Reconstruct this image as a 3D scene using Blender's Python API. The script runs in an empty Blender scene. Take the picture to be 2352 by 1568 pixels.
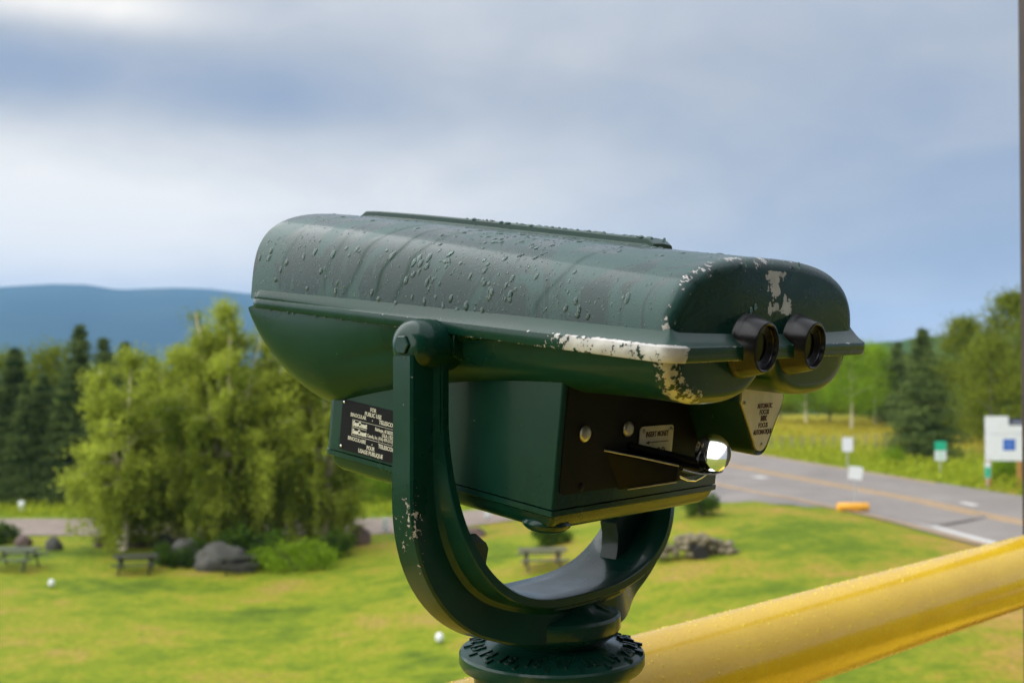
import bpy, bmesh, math, random
import numpy as np
from mathutils import Vector, Matrix, noise
C = bpy.context
sc = C.scene
col = sc.collection
rnd = random.Random(7)
nrng = np.random.default_rng(11)
PI = math.pi
rad = math.radians
CAMZ = 9.0

# ------------------------------------------------------------------ helpers
class MB:
    def __init__(s):
        s.v = []; s.f = []; s.att = {}
    def add(s, vs, fs):
        b = len(s.v)
        s.v += [tuple(p) for p in vs]
        s.f += [tuple(b + i for i in f) for f in fs]
        return b
    def grid(s, rows, closed=False, cap0=False, cap1=False):
        n = len(rows[0]); vs = [p for r in rows for p in r]; fs = []
        m = n if closed else n - 1
        for i in range(len(rows) - 1):
            for j in range(m):
                k = (j + 1) % n
                fs.append((i*n + j, i*n + k, (i+1)*n + k, (i+1)*n + j))
        if cap0: fs.append(tuple(range(n))[::-1])
        if cap1: fs.append(tuple((len(rows)-1)*n + j for j in range(n)))
        return s.add(vs, fs)
    def box(s, x0, x1, y0, y1, z0, z1, fn=None):
        vs = [(x, y, z) for x in (x0, x1) for y in (y0, y1) for z in (z0, z1)]
        if fn: vs = [fn(*p) for p in vs]
        s.add(vs, [(0,1,3,2),(4,6,7,5),(0,4,5,1),(2,3,7,6),(0,2,6,4),(1,5,7,3)])
    def tube(s, pts, rads, n=10, caps=True):
        pts = [Vector(p) for p in pts]; rows = []
        up = Vector((0.13, 0.21, 0.97))
        for i, p in enumerate(pts):
            d = (pts[min(i+1, len(pts)-1)] - pts[max(i-1, 0)]).normalized()
            a = d.cross(up)
            if a.length < .05: a = d.cross(Vector((1, 0, 0)))
            a.normalize(); b = d.cross(a)
            r = rads[i] if hasattr(rads, '__len__') else rads
            rows.append([p + (a*math.cos(2*PI*k/n) + b*math.sin(2*PI*k/n))*r for k in range(n)])
        s.grid(rows, True, caps, caps)
    def lathe(s, prof, n, fn, cap=True):
        """prof: list of (r, h); fn(x, y, h) -> point"""
        rows = [[fn(r*math.cos(2*PI*k/n), r*math.sin(2*PI*k/n), h) for k in range(n)] for r, h in prof]
        s.grid(rows, True, cap and prof[0][0] > 1e-6, cap and prof[-1][0] > 1e-6)
    def sphere(s, c, rx, ry, rz, n=12, m=8, fn=None):
        rows = []
        for i in range(m + 1):
            a = PI*i/m
            r = []
            for k in range(n):
                b = 2*PI*k/n
                p = (c[0] + rx*math.sin(a)*math.cos(b), c[1] + ry*math.sin(a)*math.sin(b), c[2] + rz*math.cos(a))
                r.append(fn(*p) if fn else p)
            rows.append(r)
        s.grid(rows, True)
    def build(s, name, mat, parent=None, smooth=30, bevel=None, fix=True, seg=2):
        me = bpy.data.meshes.new(name)
        me.from_pydata(s.v, [], s.f); me.update()
        bm = bmesh.new(); bm.from_mesh(me)
        if fix:
            if not s.att: bmesh.ops.remove_doubles(bm, verts=bm.verts, dist=1e-5)
            bmesh.ops.recalc_face_normals(bm, faces=bm.faces)
        if bevel:
            es = [e for e in bm.edges if len(e.link_faces) == 2 and e.calc_face_angle(0) > .5]
            bmesh.ops.bevel(bm, geom=es, offset=bevel, segments=seg, affect='EDGES', profile=.6, clamp_overlap=True)
        bm.to_mesh(me); bm.free()
        for k, vals in s.att.items():
            a = me.attributes.new(k, 'FLOAT', 'POINT'); a.data.foreach_set('value', np.array(vals, dtype=np.float32))
        return link(name, me, mat, parent, smooth)

def link(name, me, mat, parent=None, smooth=30):
    if mat: me.materials.append(mat)
    if smooth:
        me.shade_smooth()
        try: me.set_sharp_from_angle(angle=rad(smooth))
        except Exception: pass
    o = bpy.data.objects.new(name, me); col.objects.link(o)
    if parent: o.parent = parent
    return o
def empty(name, loc=(0, 0, 0), rz=0):
    o = bpy.data.objects.new(name, None); col.objects.link(o)
    o.location = loc; o.rotation_euler = (0, 0, rz); o.empty_display_size = .2
    return o
def tag(o, label=None, cat=None, group=None, kind=None):
    if label: o['label'] = label
    if cat: o['category'] = cat
    if group: o['group'] = group
    if kind: o['kind'] = kind
    return o
def dup(root, loc, rz=0, scale=1):
    r = root.copy(); col.objects.link(r); r.location = loc; r.rotation_euler = (0, 0, rz)
    r.scale = (scale,)*3 if not hasattr(scale, '__len__') else scale
    for ch in list(root.children):
        c = ch.copy(); col.objects.link(c); c.parent = r
        for g in list(ch.children):
            d = g.copy(); col.objects.link(d); d.parent = c
    return r
def ss(a, b, x):
    t = np.clip((x - a)/(b - a), 0, 1); return t*t*(3 - 2*t)
def lerp(a, b, t): return a + (b - a)*t
def X(px, depth): return (px - 1176)/2500*depth          # lateral metres at a distance

# ------------------------------------------------------------------ materials
def new_mat(name):
    m = bpy.data.materials.new(name); m.use_nodes = True
    nt = m.node_tree; b = nt.nodes['Principled BSDF']
    return m, nt, b
def N(nt, typ, **kw):
    n = nt.nodes.new(typ)
    for k, v in kw.items():
        if k.startswith('i_'):
            key = k[2:]
            n.inputs[int(key) if key.isdigit() else key].default_value = v
        else: setattr(n, k, v)
    return n
def L(nt, a, b): nt.links.new(a, b)
def ramp(nt, stops, src, interp='LINEAR'):
    r = N(nt, 'ShaderNodeValToRGB'); cr = r.color_ramp; cr.interpolation = interp
    while len(cr.elements) < len(stops): cr.elements.new(.5)
    for e, (p, c) in zip(cr.elements, stops):
        e.position = p; e.color = (*c, 1) if len(c) == 3 else c
    L(nt, src, r.inputs[0]); return r.outputs[0]
def math_(nt, op, a, b=None, clamp=False):
    n = N(nt, 'ShaderNodeMath', operation=op, use_clamp=clamp)
    for i, v in enumerate((a, b)):
        if v is None: continue
        if isinstance(v, (int, float)): n.inputs[i].default_value = v
        else: L(nt, v, n.inputs[i])
    return n.outputs[0]
def mix(nt, f, a, b):
    n = N(nt, 'ShaderNodeMix', data_type='RGBA')
    for i, v in ((0, f), (6, a), (7, b)):
        if isinstance(v, (int, float)): n.inputs[i].default_value = v
        elif isinstance(v, tuple): n.inputs[i].default_value = (*v, 1)
        else: L(nt, v, n.inputs[i])
    return n.outputs[2]
def noise_(nt, scale, detail=4, rough=.55, vec=None, dist=0):
    n = N(nt, 'ShaderNodeTexNoise', i_Scale=scale, i_Detail=detail, i_Roughness=rough, i_Distortion=dist)
    if vec is not None: L(nt, vec, n.inputs['Vector'])
    return n.outputs[0]
def coord(nt, which='Object'): return N(nt, 'ShaderNodeTexCoord').outputs[which]
def mapping(nt, vec, scale=(1, 1, 1), loc=(0, 0, 0)):
    m = N(nt, 'ShaderNodeMapping'); m.inputs['Scale'].default_value = scale; m.inputs['Location'].default_value = loc
    L(nt, vec, m.inputs['Vector']); return m.outputs[0]
def bump(nt, b, h, strength, dist):
    n = N(nt, 'ShaderNodeBump', i_Strength=strength, i_Distance=dist); L(nt, h, n.inputs['Height']); L(nt, n.outputs[0], b.inputs['Normal'])
def simple(name, c, rough=.6, metal=0, var=.25, scale=8, bmp=0, spec=.5):
    m, nt, b = new_mat(name)
    n = noise_(nt, scale, 5, .6, coord(nt))
    d = tuple(x*(1 - var) for x in c); l = tuple(min(1, x*(1 + var)) for x in c)
    L(nt, ramp(nt, [(.3, d), (.7, l)], n), b.inputs['Base Color'])
    b.inputs['Roughness'].default_value = rough; b.inputs['Metallic'].default_value = metal
    b.inputs['Specular IOR Level'].default_value = spec
    if bmp: bump(nt, b, n, .4, bmp)
    return m

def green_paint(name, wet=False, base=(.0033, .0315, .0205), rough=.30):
    m, nt, b = new_mat(name)
    co = coord(nt)
    n1 = noise_(nt, 9, 5, .6, co)
    basec = ramp(nt, [(.3, tuple(x*.8 for x in base)), (.7, tuple(x*1.22 for x in base))], n1)
    fine = noise_(nt, 900, 2, .5, co)
    rsrc = ramp(nt, [(.35, (rough - .06,)*3), (.65, (rough + .08,)*3)], n1)
    bh, bs = .3, .35
    b.inputs['Specular IOR Level'].default_value = .16; b.inputs['Coat Weight'].default_value = .22; b.inputs['Coat Roughness'].default_value = .10
    if wet:
        ay = N(nt, 'ShaderNodeAttribute', attribute_name='along').outputs['Fac']; aw = N(nt, 'ShaderNodeAttribute', attribute_name='across').outputs['Fac']
        cv = N(nt, 'ShaderNodeCombineXYZ'); L(nt, math_(nt, 'MULTIPLY', ay, 17), cv.inputs[0]); L(nt, math_(nt, 'MULTIPLY', aw, 7.5), cv.inputs[1])
        w = noise_(nt, 1.15, 6, .62, cv.outputs[0], .9)
        w2 = noise_(nt, 45, 3, .6, co)
        wm = ramp(nt, [(.455, (0,)*3), (.52, (1,)*3)], math_(nt, 'ADD', w, math_(nt, 'MULTIPLY', math_(nt, 'SUBTRACT', w2, .5), .10)))   # film of rain and drier patches
        stk_dull = N(nt, 'ShaderNodeAttribute', attribute_name='streak_and_rear_dull').outputs['Fac']
        rsrc = ramp(nt, [(0, (.46,)*3), (1, (.24,)*3)], wm)
        basec = mix(nt, wm, (.021, .062, .054), (.0050, .027, .0235))
        basec = mix(nt, math_(nt, 'MULTIPLY', stk_dull, .85, True), basec, (.0035, .028, .018))
        L(nt, math_(nt, 'MULTIPLY', math_(nt, 'SUBTRACT', 1, math_(nt, 'MULTIPLY', stk_dull, .85)), .23), b.inputs['Specular IOR Level'])
        vo = N(nt, 'ShaderNodeTexVoronoi', i_Scale=420, i_Randomness=1); L(nt, co, vo.inputs['Vector'])
        bead = ramp(nt, [(.10, (1,)*3), (.42, (0,)*3)], vo.outputs['Distance'])
        fine = math_(nt, 'ADD', math_(nt, 'MULTIPLY', fine, .5), math_(nt, 'MULTIPLY', bead, noise_(nt, 26, 3, .6, co)))
        bh, bs = 1.0, .30
    at = N(nt, 'ShaderNodeAttribute', attribute_name='wear')
    nz = noise_(nt, 210, 6, .66, co)
    s = math_(nt, 'ADD', at.outputs['Fac'], math_(nt, 'ADD', math_(nt, 'MULTIPLY', math_(nt, 'SUBTRACT', nz, .5), 1.5), math_(nt, 'MULTIPLY', math_(nt, 'SUBTRACT', noise_(nt, 75, 3, .5, co), .5), .75)))
    chip = ramp(nt, [(.52, (0,)*3), (.56, (1,)*3)], s)
    rim = ramp(nt, [(.44, (0,)*3), (.52, (1,)*3)], s)
    cn = noise_(nt, 60, 3, .5, co)
    chipc = ramp(nt, [(.3, (.33, .315, .29)), (.7, (.54, .525, .50))], cn)
    speck = ramp(nt, [(.765, (0,)*3), (.79, (1,)*3)], noise_(nt, 210, 2, .5, co))
    c1 = mix(nt, rim, basec, (.012, .016, .013))
    c2 = mix(nt, math_(nt, 'MULTIPLY', speck, .65), c1, (.16, .2, .16))
    L(nt, mix(nt, chip, c2, chipc), b.inputs['Base Color'])
    L(nt, mix(nt, chip, rsrc, (.5, .5, .5)), b.inputs['Roughness'])
    L(nt, math_(nt, 'MULTIPLY', chip, .35), b.inputs['Metallic'])
    h = math_(nt, 'SUBTRACT', math_(nt, 'MULTIPLY', fine, bh), math_(nt, 'MULTIPLY', chip, .7))
    bump(nt, b, h, bs, .0006)
    return m

M = {}
M['paint'] = green_paint('green_paint')
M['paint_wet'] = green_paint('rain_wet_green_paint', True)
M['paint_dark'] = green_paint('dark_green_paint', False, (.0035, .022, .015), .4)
M['black_plastic'] = simple('black_eyecup_plastic', (.006, .0055, .006), .25, 0, .2, 40, 0, .28)
M['black_metal'] = simple('black_enamelled_metal', (.006, .006, .007), .5, 0, .3, 30, 0, .10)
M['plaque_black'] = simple('black_anodised_plate', (.003, .003, .004), .5, 0, .2, 30, 0, .12)
M['plaque_ink'] = simple('pale_engraving', (.55, .53, .42), .5, 0, .08, 40)
M['plate_metal'] = simple('weathered_aluminium_plate', (.62, .57, .51), .5, .25, .16, 45)
M['red_ink'] = simple('dark_red_print', (.075, .022, .022), .6, 0, .3, 90)
M['screw'] = simple('steel_screw', (.42, .40, .36), .38, .7, .35, 120)
M['rivet'] = simple('bright_rivet', (.75, .75, .75), .25, .8, .15, 60)
M['yellow'] = None
m, nt, b = new_mat('chrome_lever'); b.inputs['Base Color'].default_value = (.86, .85, .88, 1); b.inputs['Metallic'].default_value = 1
L(nt, ramp(nt, [(.3, (.03,)*3), (.8, (.13,)*3)], noise_(nt, 60, 4, .6, coord(nt))), b.inputs['Roughness']); M['chrome'] = m
m, nt, b = new_mat('rain_water'); b.inputs['IOR'].default_value = 1.33; b.inputs['Transmission Weight'].default_value = .75
b.inputs['Specular IOR Level'].default_value = .5
n_ = noise_(nt, 200, 2, .5, coord(nt)); L(nt, ramp(nt, [(.3, (.05,)*3), (.7, (.16,)*3)], n_), b.inputs['Roughness'])
L(nt, ramp(nt, [(.3, (.10, .20, .17)), (.7, (.25, .36, .33))], n_), b.inputs['Base Color']); M['water'] = m
m, nt, b = new_mat('clear_rain_water'); b.inputs['IOR'].default_value = 1.33; b.inputs['Transmission Weight'].default_value = 1
n_ = noise_(nt, 200, 2, .5, coord(nt)); L(nt, ramp(nt, [(.3, (.02,)*3), (.7, (.08,)*3)], n_), b.inputs['Roughness']); M['clear_water'] = m
m, nt, b = new_mat('yellow_rail_paint')
n1 = noise_(nt, 6, 5, .6, coord(nt)); n2 = noise_(nt, 140, 3, .5, coord(nt))
L(nt, ramp(nt, [(.3, (.58, .345, .0025)), (.7, (.69, .44, .006))], n1), b.inputs['Base Color'])
L(nt, ramp(nt, [(.35, (.16,)*3), (.7, (.32,)*3)], n2), b.inputs['Roughness'])
b.inputs['Specular IOR Level'].default_value = .42; b.inputs['Coat Weight'].default_value = .25; b.inputs['Coat Roughness'].default_value = .12
bump(nt, b, n2, .16, .0012); M['yellow'] = m
m, nt, b = new_mat('yellow_seen_through_drops'); L(nt, ramp(nt, [(.3, (.62, .44, .006)), (.7, (.80, .62, .03))], noise_(nt, 90, 2, .5, coord(nt))), b.inputs['Base Color']); b.inputs['Roughness'].default_value = .06; M['wet_yellow'] = m

# ------------------------------------------------------------------ camera
cam = bpy.data.cameras.new('camera'); camo = bpy.data.objects.new('camera', cam); col.objects.link(camo)
cam.sensor_width = 36; cam.lens = 2500/2352*36
cam.clip_start = .05; cam.clip_end = 30000
CP = math.atan(46/2500)
camo.location = (0, 0, CAMZ); camo.rotation_euler = (PI/2 + CP, 0, 0)
sc.camera = camo
cam.dof.use_dof = True; cam.dof.focus_distance = .92; cam.dof.aperture_fstop = 7.8; cam.dof.aperture_blades = 8

# ------------------------------------------------------------------ the viewer's frames
yaw = rad(49); pit = rad(6.5)
F = Vector((-math.sin(yaw)*math.cos(pit), math.cos(yaw)*math.cos(pit), math.sin(pit)))
R = Vector((math.cos(yaw), math.sin(yaw), 0)); U = R.cross(F)
Fh = Vector((-math.sin(yaw), math.cos(yaw), 0))
_d = Vector((1, 0, 0))*((1545-1176)/2500) + Vector((0, -math.sin(CP), math.cos(CP)))*((784-785)/2500) + Vector((0, math.cos(CP), math.sin(CP)))
O = Vector((0, 0, CAMZ)) + _d*.75 + R*.168
H = O + F*.238
DECK = 7.5
ROOT = Vector((H.x, H.y, DECK))
def toroot(P):
    v = P - ROOT; return Vector((v.dot(R), v.dot(Fh), v.z))
def Bd(x, y, z): return toroot(O + R*x + F*y + U*z)         # body frame -> root frame
HZ = H.z - DECK
def Yk(x, y, z): return Vector((x, y, z + HZ))               # yoke frame -> root frame

viewer = empty('coin_binoculars', ROOT, yaw)
tag(viewer, 'dark green coin operated public binocular viewer on its post, wet with rain', 'binoculars')

# ---- upper shell
YL = .49; RS = .026
def zrib(y): return -.0135*y
def rollz(x, y): return RS*x*(1 - y/.5)
def ribw(y): return lerp(.165, .1705, ss(0, .49, y))
def ov(y): return lerp(.0125, .003, ss(.05, .49, y))
def hup(y): return lerp(.0675, .0945, ss(-.05, .55, y)*.6 + .4*min(1, max(0, y/.49)))
def resample(pts, n):
    p = np.array(pts); d = np.r_[0, np.cumsum(np.linalg.norm(np.diff(p, axis=0), axis=1))]
    t = np.linspace(0, d[-1], n); return np.c_[np.interp(t, d, p[:, 0]), np.interp(t, d, p[:, 1])]
def up_section(y, n=91, inset=0):
    w = ribw(y) - ov(y) - inset; h = hup(y) - inset; ex = lerp(3.1, 3.9, ss(0, .45, y))
    a = np.linspace(0, 1, 500)
    a = np.where(a < .5, .5*(2*a)**2.2, 1 - .5*(2*(1 - a))**2.2)*PI
    c, s_ = np.cos(a), np.sin(a)
    x = -np.sign(c)*np.abs(c)**(2/ex)*w; z = np.abs(s_)**(2/ex)*h
    z = z - .004*(np.abs(x)/w)**2*(z/h)
    return resample(np.c_[x, z], n)
def body_pt(x, y, z): return Bd(x, y, z + zrib(y) + rollz(x, y))
SP = [(-.0085, .066, .013, .012), (-.009, .058, .010, .009), (-.008, .050, .009, .010), (-.005, .044, .007, .007), (.0165, .0295, .0085, .0065), (-.013, .028, .004, .005),
      (-.002, .030, .003, .004), (.007, .058, .005, .006), (.012, .037, .003, .003), (.008, .065, .011, .005)]
STREAKS = [(.375, .012, .55), (.335, .020, .75), (.300, .022, 1.0), (.275, .018, .8), (.115, .030, .6), (.440, .010, .4)]
def streak_at(x, y, z, t):
    v = 0.
    for y0, lean, k in STREAKS:
        yc = y0 + lean*(1 - min(1, z/.075))**1.4 + .002*math.sin(z*160 + y0*90)
        v = max(v, k*math.exp(-((y - yc)/.0024)**2)*float(ss(.004, .02, z))*(x < 0))
    return v
def build_upper():
    mb = MB(); wear = []; rows = []; al = []; ac = []; stk_dull = []
    yr, rr = .012, .009
    ys = []
    for k in range(5): ys.append((yr + rr*(1 - math.sin(k/4*PI/2)), rr*(1 - math.cos(k/4*PI/2))))   # side -> rear edge
    stations = [(y, 0) for y in np.linspace(YL, yr + rr + .004, 210)] + [(y, i) for y, i in ys]
    last = None
    for y, i in stations:
        sec = up_section(y, 91, i); row = []
        for q, (x, z) in enumerate(sec):
            row.append(body_pt(x, y, z)); al.append(y); ac.append(q/90*.46); stk_dull.append(max(streak_at(x, y, z, 0), .95*(i/rr)**1.5))
            e = math.exp(-((y - .0185)/.009)**2)
            far = z/.07
            w = e*(.24 + .20*(x < -.02) + .10*(abs(x) < .03))
            if y < .085 and z > .03 and x < 0: w = max(w, .24*math.exp(-((y - .035)/.04)**2)*ss(.035, .062, z))
            wear.append(float(w))
        rows.append(row); last = (sec, y)
    sec, y = last
    for k in range(1, 41):                     # rear face, slightly dished towards its middle line
        t = k/40; row = []
        for x, z in sec:
            xx, zz = x*(1 - .0*t), z*(1 - t)
            yy = y - .0022*t*(1 - (x/.16)**2)
            row.append(body_pt(xx, yy, zz))
            w = .3*math.exp(-(t*24/1.2)**2)
            for sx, sz, rx, rz in SP:
                d = math.hypot((xx - sx)/rx, (zz - sz)/rz)
                w = max(w, 1.05 - .5*d)
            w = max(w, .17)
            wear.append(float(w)); al.append(.02 - t*.08); ac.append(xx); stk_dull.append(.95)  # whole rear face darkened in colour and its sheen cut to keep it dark
        rows.append(row)
    # front cap
    sec = up_section(YL); fr = []
    for k in range(6, 0, -1):
        t = k/6; r_ = []
        for x, z in sec:
            r_.append(body_pt(x*(1 - t), YL + .012*math.sin(t*PI/2), z*(1 - t))); wear.append(0.); al.append(y + t); ac.append(0.); stk_dull.append(0.)
        fr.append(r_)
    allr = fr + rows
    w_front = wear[len(rows)*91:]; w_rows = wear[:len(rows)*91]
    nr = len(rows)*91; re_ = lambda v: v[nr:] + v[:nr]
    mb.grid(allr); mb.att['wear'] = w_front + w_rows; mb.att['along'] = re_(al); mb.att['across'] = re_(ac); mb.att['streak_and_rear_dull'] = re_(stk_dull)
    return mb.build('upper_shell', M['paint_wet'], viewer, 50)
upper = build_upper()

# ---- rim band round the casting
def rim_path(n=220):
    pts = []
    def arc(cx, cy, r, a0, a1, k=9):
        for i in range(k): a = lerp(a0, a1, i/(k-1)); pts.append((cx + r*math.cos(a), cy + r*math.sin(a), math.cos(a), math.sin(a)))
    rr, rf = .0145, .02; wr = .165; wf = .1705
    arc(-wr + rr, rr, rr, 1.5*PI, PI)
    for y in np.linspace(.02, YL - rf - .01, 60): pts.append((-ribw(y), y, -1, 0))
    arc(-wf + rf, YL - rf + .005, rf, PI, .5*PI)
    for x in np.linspace(-.14, .14, 12): pts.append((x, YL + .005, 0, 1))
    arc(wf - rf, YL - rf + .005, rf, .5*PI, 0)
    for y in np.linspace(YL - rf - .01, .02, 60): pts.append((ribw(y), y, 1, 0))
    arc(wr - rr, rr, rr, 0, -.5*PI)
    for x in np.linspace(.14, -.14, 50): pts.append((x, 0, 0, -1))
    return pts
def build_rim():
    mb = MB(); rows = []; wear = []
    for x, y, nx, ny in rim_path():
        o = min(ov(max(y, 0)), .0125); th = lerp(.0112, .0088, ss(0, .5, y))
        prof = [(-o - .0012, .012), (-o - .0006, .011), (-o*.62, .0052), (-o*.34, .0022), (-.0016, .0006), (-.0003, -.0004), (0, -.002), (0, -th + .0012), (-.0008, -th), (-.03, -th - .0004)]
        row = []
        for off, z in prof:
            px, py = x + nx*off, y + ny*off
            row.append(Bd(px, py, z + zrib(y) + rollz(x, max(y, 0))))
            w = 0.0
            if -th - .001 < z < .0012:
                if x < -.14 and off > -.003:
                    w = .53*(1 - ss(.06, .17, y)) + .12*(1 - ss(.16, .23, y))
                    if y < .012: w = .78
                edge = max(0, 1 - abs(z + .0004)/.0013)*.38 + max(0, 1 - abs(z + th)/.0013)*.48
                w = max(w, edge*(1 if y < .3 else .45))
                if y < .008 and x > .15: w = max(w, .5)
            wear.append(float(w))
        rows.append(row)
    mb.grid(rows + [rows[0]]); mb.att['wear'] = wear + wear[:10]
    return mb.build('rim_band', M['paint'], viewer, 40)
build_rim()

# ---- lower shell: two barrels at the rear growing into one deep bow at the front
def depth_r(x):
    u = (abs(x) - .0775)/.0690
    d = .003 + .0435*max(0, 1 - abs(u)**2.6)**(1/2.6)
    if abs(x) < .03: d = max(d, .024)
    return d
def depth_m(x, w):
    u = abs(x)/w
    return .003 + .110*max(0, 1 - u**2.9)**(1/2.9)
def low_z(x, y, w):
    t = min(1, max(0, (y - .015)/.37))**2.3
    d = lerp(depth_r(x*.1545/w), depth_m(x, w), t)
    if y > .385:
        s = max(0, 1 - ((y - .385)/.107)**2.5)**(1/2.2)
        d = .010 + (d - .010)*s
    return d
def build_lower():
    mb = MB(); wear = []; rows = []
    base = np.linspace(-1, 1, 121); base = np.sign(base)*(1 - (1 - np.abs(base))**1.7)
    yr, rr = .013, .010
    st = [(y, 0) for y in list(np.linspace(.4915, .40, 26)) + list(np.linspace(.39, yr + rr, 48))] + [(yr + rr*(1 - math.sin(k/4*PI/2)), rr*(1 - math.cos(k/4*PI/2))) for k in range(1, 5)]
    for y, i in st:
        w = lerp(.1575, .1685, ss(0, .45, y)); row = []
        for u in base:
            x = u*w; d = low_z(x, y, w)
            d2 = max(.003, d - i*(1 if d > .012 else 0)); xx = x*(1 - i/w)
            row.append(body_pt(xx, y, -d2))
            e = math.exp(-((y - .019)/.011)**2)
            we = e*(.42*(x < -.1) + .18)
            wear.append(float(we))
        rows.append(row); last = (row, y, i, w)
    _, y, i, w = last
    for k in range(1, 15):
        t = k/14; row = []
        for u in base:
            x = u*w; d = max(.006, low_z(x, y, w) - i)
            row.append(body_pt(x*(1 - i/w), y - .0015*t, -lerp(d, .006, t))); wear.append(.12)
        rows.append(row)
    mb.grid(rows); mb.att['wear'] = wear
    return mb.build('lower_shell', M['paint'], viewer, 50)
build_lower()

# ---- sight ridge on top
def surf_z(x, y):
    sec = up_section(y, 121); return float(np.interp(x, sec[:, 0], sec[:, 1]))
def build_ridge():
    mb = MB(); rows = []
    for y in np.linspace(.128, .515, 60):
        yc = min(y, YL)
        z0 = surf_z(0, yc) - .004
        e = min(1, (y - .128)/.006, (.515 - y)/.004)
        t = .0115*lerp(.62, 1, max(0, e)) - .0*y
        tw = .016
        rows.append([body_pt(tw*a + .002, y, z0 + zz*1) for a, zz in ((-1.15, 0), (-1.0, t*.45), (-.92, t*.55), (-.92, t*.9), (-.86, t), (0, t + .0008), (.86, t), (.92, t*.9), (1.15, 0))])
    mb.grid(rows, False, True, True)
    return mb.build('top_ridge', M['paint'], viewer, 35)
build_ridge()

# ---- eyepieces
def build_eyepiece(xc):
    fn = lambda a, b, h: body_pt(xc - .005 + a, .012 - h, -.001 + b)
    mb = MB()
    mb.lathe([(.0260, -.006), (.0260, .002), (.0250, .0035), (.0246, .006), (.0203, .0182), (.0196, .0196), (.0184, .0200), (.0174, .0194), (.0166, .0160)], 48, fn, False)
    e = mb.build('eyepiece', M['black_plastic'], viewer, 35)
    mb = MB(); prof = [(.0165, .0165)]
    for k in range(6):
        h = .0160 - k*.0004; r = .0163 - k*.0008
        prof += [(r, h), (r, h - .0003), (r - .0006, h - .0004), (r - .0008, h - .0004)]
    prof += [(.0112, .0134)]
    rows = [[fn(r*math.cos(2*PI*k/40), r*math.sin(2*PI*k/40), h) for k in range(40)] for r, h in prof]
    mb.grid(rows, True)
    mb.build('threaded_barrel', M['barrel'], e, 20)
    mb = MB(); mb.lathe([(.0120, .0133), (.008, .0135), (.004, .0136), (0, .0136)], 32, fn)
    mb.build('lens', M['lens'], e, 60)
M['barrel'] = simple('threaded_black_metal', (.03, .03, .036), .25, .3, .2, 30)
m, nt, b = new_mat('depth_black_lens'); b.inputs['Roughness'].default_value = .15; b.inputs['Specular IOR Level'].default_value = .1
L(nt, ramp(nt, [(.3, (.0015, .0013, .003)), (.7, (.003, .002, .005))], noise_(nt, 30, 2, .5, coord(nt))), b.inputs['Base Color']); M['lens'] = m  # near-black colour stands for the shaded depth of the shallow eyepiece
build_eyepiece(-.0415); build_eyepiece(.0415)

# ---- pivot lugs under the rim
for sx in (-1, 1):
    mb = MB(); mb.box(sx*.128, sx*.1640, .212, .258, -.042, -.0125, lambda x, y, z: Bd(x, y, z + zrib(y) - (0 if z > -.03 else -.012*(abs(x) > .15))))
    mb.build('pivot_lug', M['paint'], viewer, 30, .003)

# ---- coin box
BX0, BX1, BY0, BY1 = -.133, .119, .119, .405
mb = MB()
rows = []
def zbot(y): return lerp(-.1462, -.1425, (y - BY0)/(BY1 - BY0))
def boxring(ins, zt, r=.012):
    pts = []
    for cx, cy, a0, rr in ((BX0, BY0, PI, .0025), (BX1, BY0, 1.5*PI, .0025), (BX1, BY1, 0, .012), (BX0, BY1, .5*PI, .012)):
        sx = 1 if cx == BX0 else -1; sy = 1 if cy == BY0 else -1
        rr = max(.002, rr + ins*.9)
        c = (cx + sx*(ins + rr), cy + sy*(ins + rr))
        for k in range(5):
            a = a0 + k/4*PI/2
            pts.append((c[0] + rr*math.cos(a), c[1] + rr*math.sin(a)))
    return [Bd(x, y, zt(y)) for x, y in pts]
rows.append(boxring(0, lambda y: -.004)); rows.append(boxring(0, lambda y: -.06))
rows.append(boxring(0, lambda y: zbot(y) + .0005)); rows.append(boxring(.0012, lambda y: zbot(y)))
mb.grid(rows, True, False, True)
coinbox = mb.build('coin_box', M['paint'], viewer, 25)
# bottom pan
mb = MB(); rows = []
prof = [(-.0006, -.0006), (-.0006, -.0050), (.0006, -.0058), (.0018, -.0066), (.0030, -.0110), (.0048, -.0150), (.0082, -.0182), (.014, -.0202), (.024, -.0212), (.05, -.0214)]
for ins, dz in prof:
    rows.append(boxring(ins, lambda y, dz=dz: zbot(y) + dz))
mb.grid(rows, True, True, True)
for (bx, by) in ((BX0 + .022, BY0 + .022), (BX0 + .05, BY1 - .06)):
    mb.sphere((bx, by, zbot(by) - .016), .022, .020, .0090, 18, 10, lambda x, y, z: Bd(x, y, z))
pan = mb.build('bottom_pan', M['paint'], coinbox, 35)

def face(y0):                       # (u right, v up, d out towards the user) on a rear-facing plane
    return lambda u, v, d: Bd(u, y0 - d, v)
def disc(mb, fn, u, v, r, h, n=14, dome=True):
    prof = [(r, 0), (r, h*.35), (r*.8, h*.75), (r*.45, h*.96), (0, h)] if dome else [(r, 0), (r, h), (0, h)]
    mb.lathe(prof, n, lambda a, b, hh: fn(u + a, v + b, hh))
def text_into(mb, s, size, place, align='CENTER', sx=1.0, ext=.0003, bold=0.0, spacing=1.0):
    cu = bpy.data.curves.new('t', 'FONT'); cu.body = s; cu.size = size; cu.align_x = align; cu.align_y = 'CENTER'
    cu.extrude = ext; cu.offset = bold; cu.resolution_u = 3; cu.space_character = spacing
    o = bpy.data.objects.new('t', cu); col.objects.link(o)
    dg = C.evaluated_depsgraph_get(); me = bpy.data.meshes.new_from_object(o.evaluated_get(dg))
    vs = [place(v.co.x*sx, v.co.y, v.co.z) for v in me.vertices]
    mb.add(vs, [tuple(p.vertices) for p in me.polygons])
    bpy.data.objects.remove(o); bpy.data.curves.remove(cu); bpy.data.meshes.remove(me)
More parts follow.
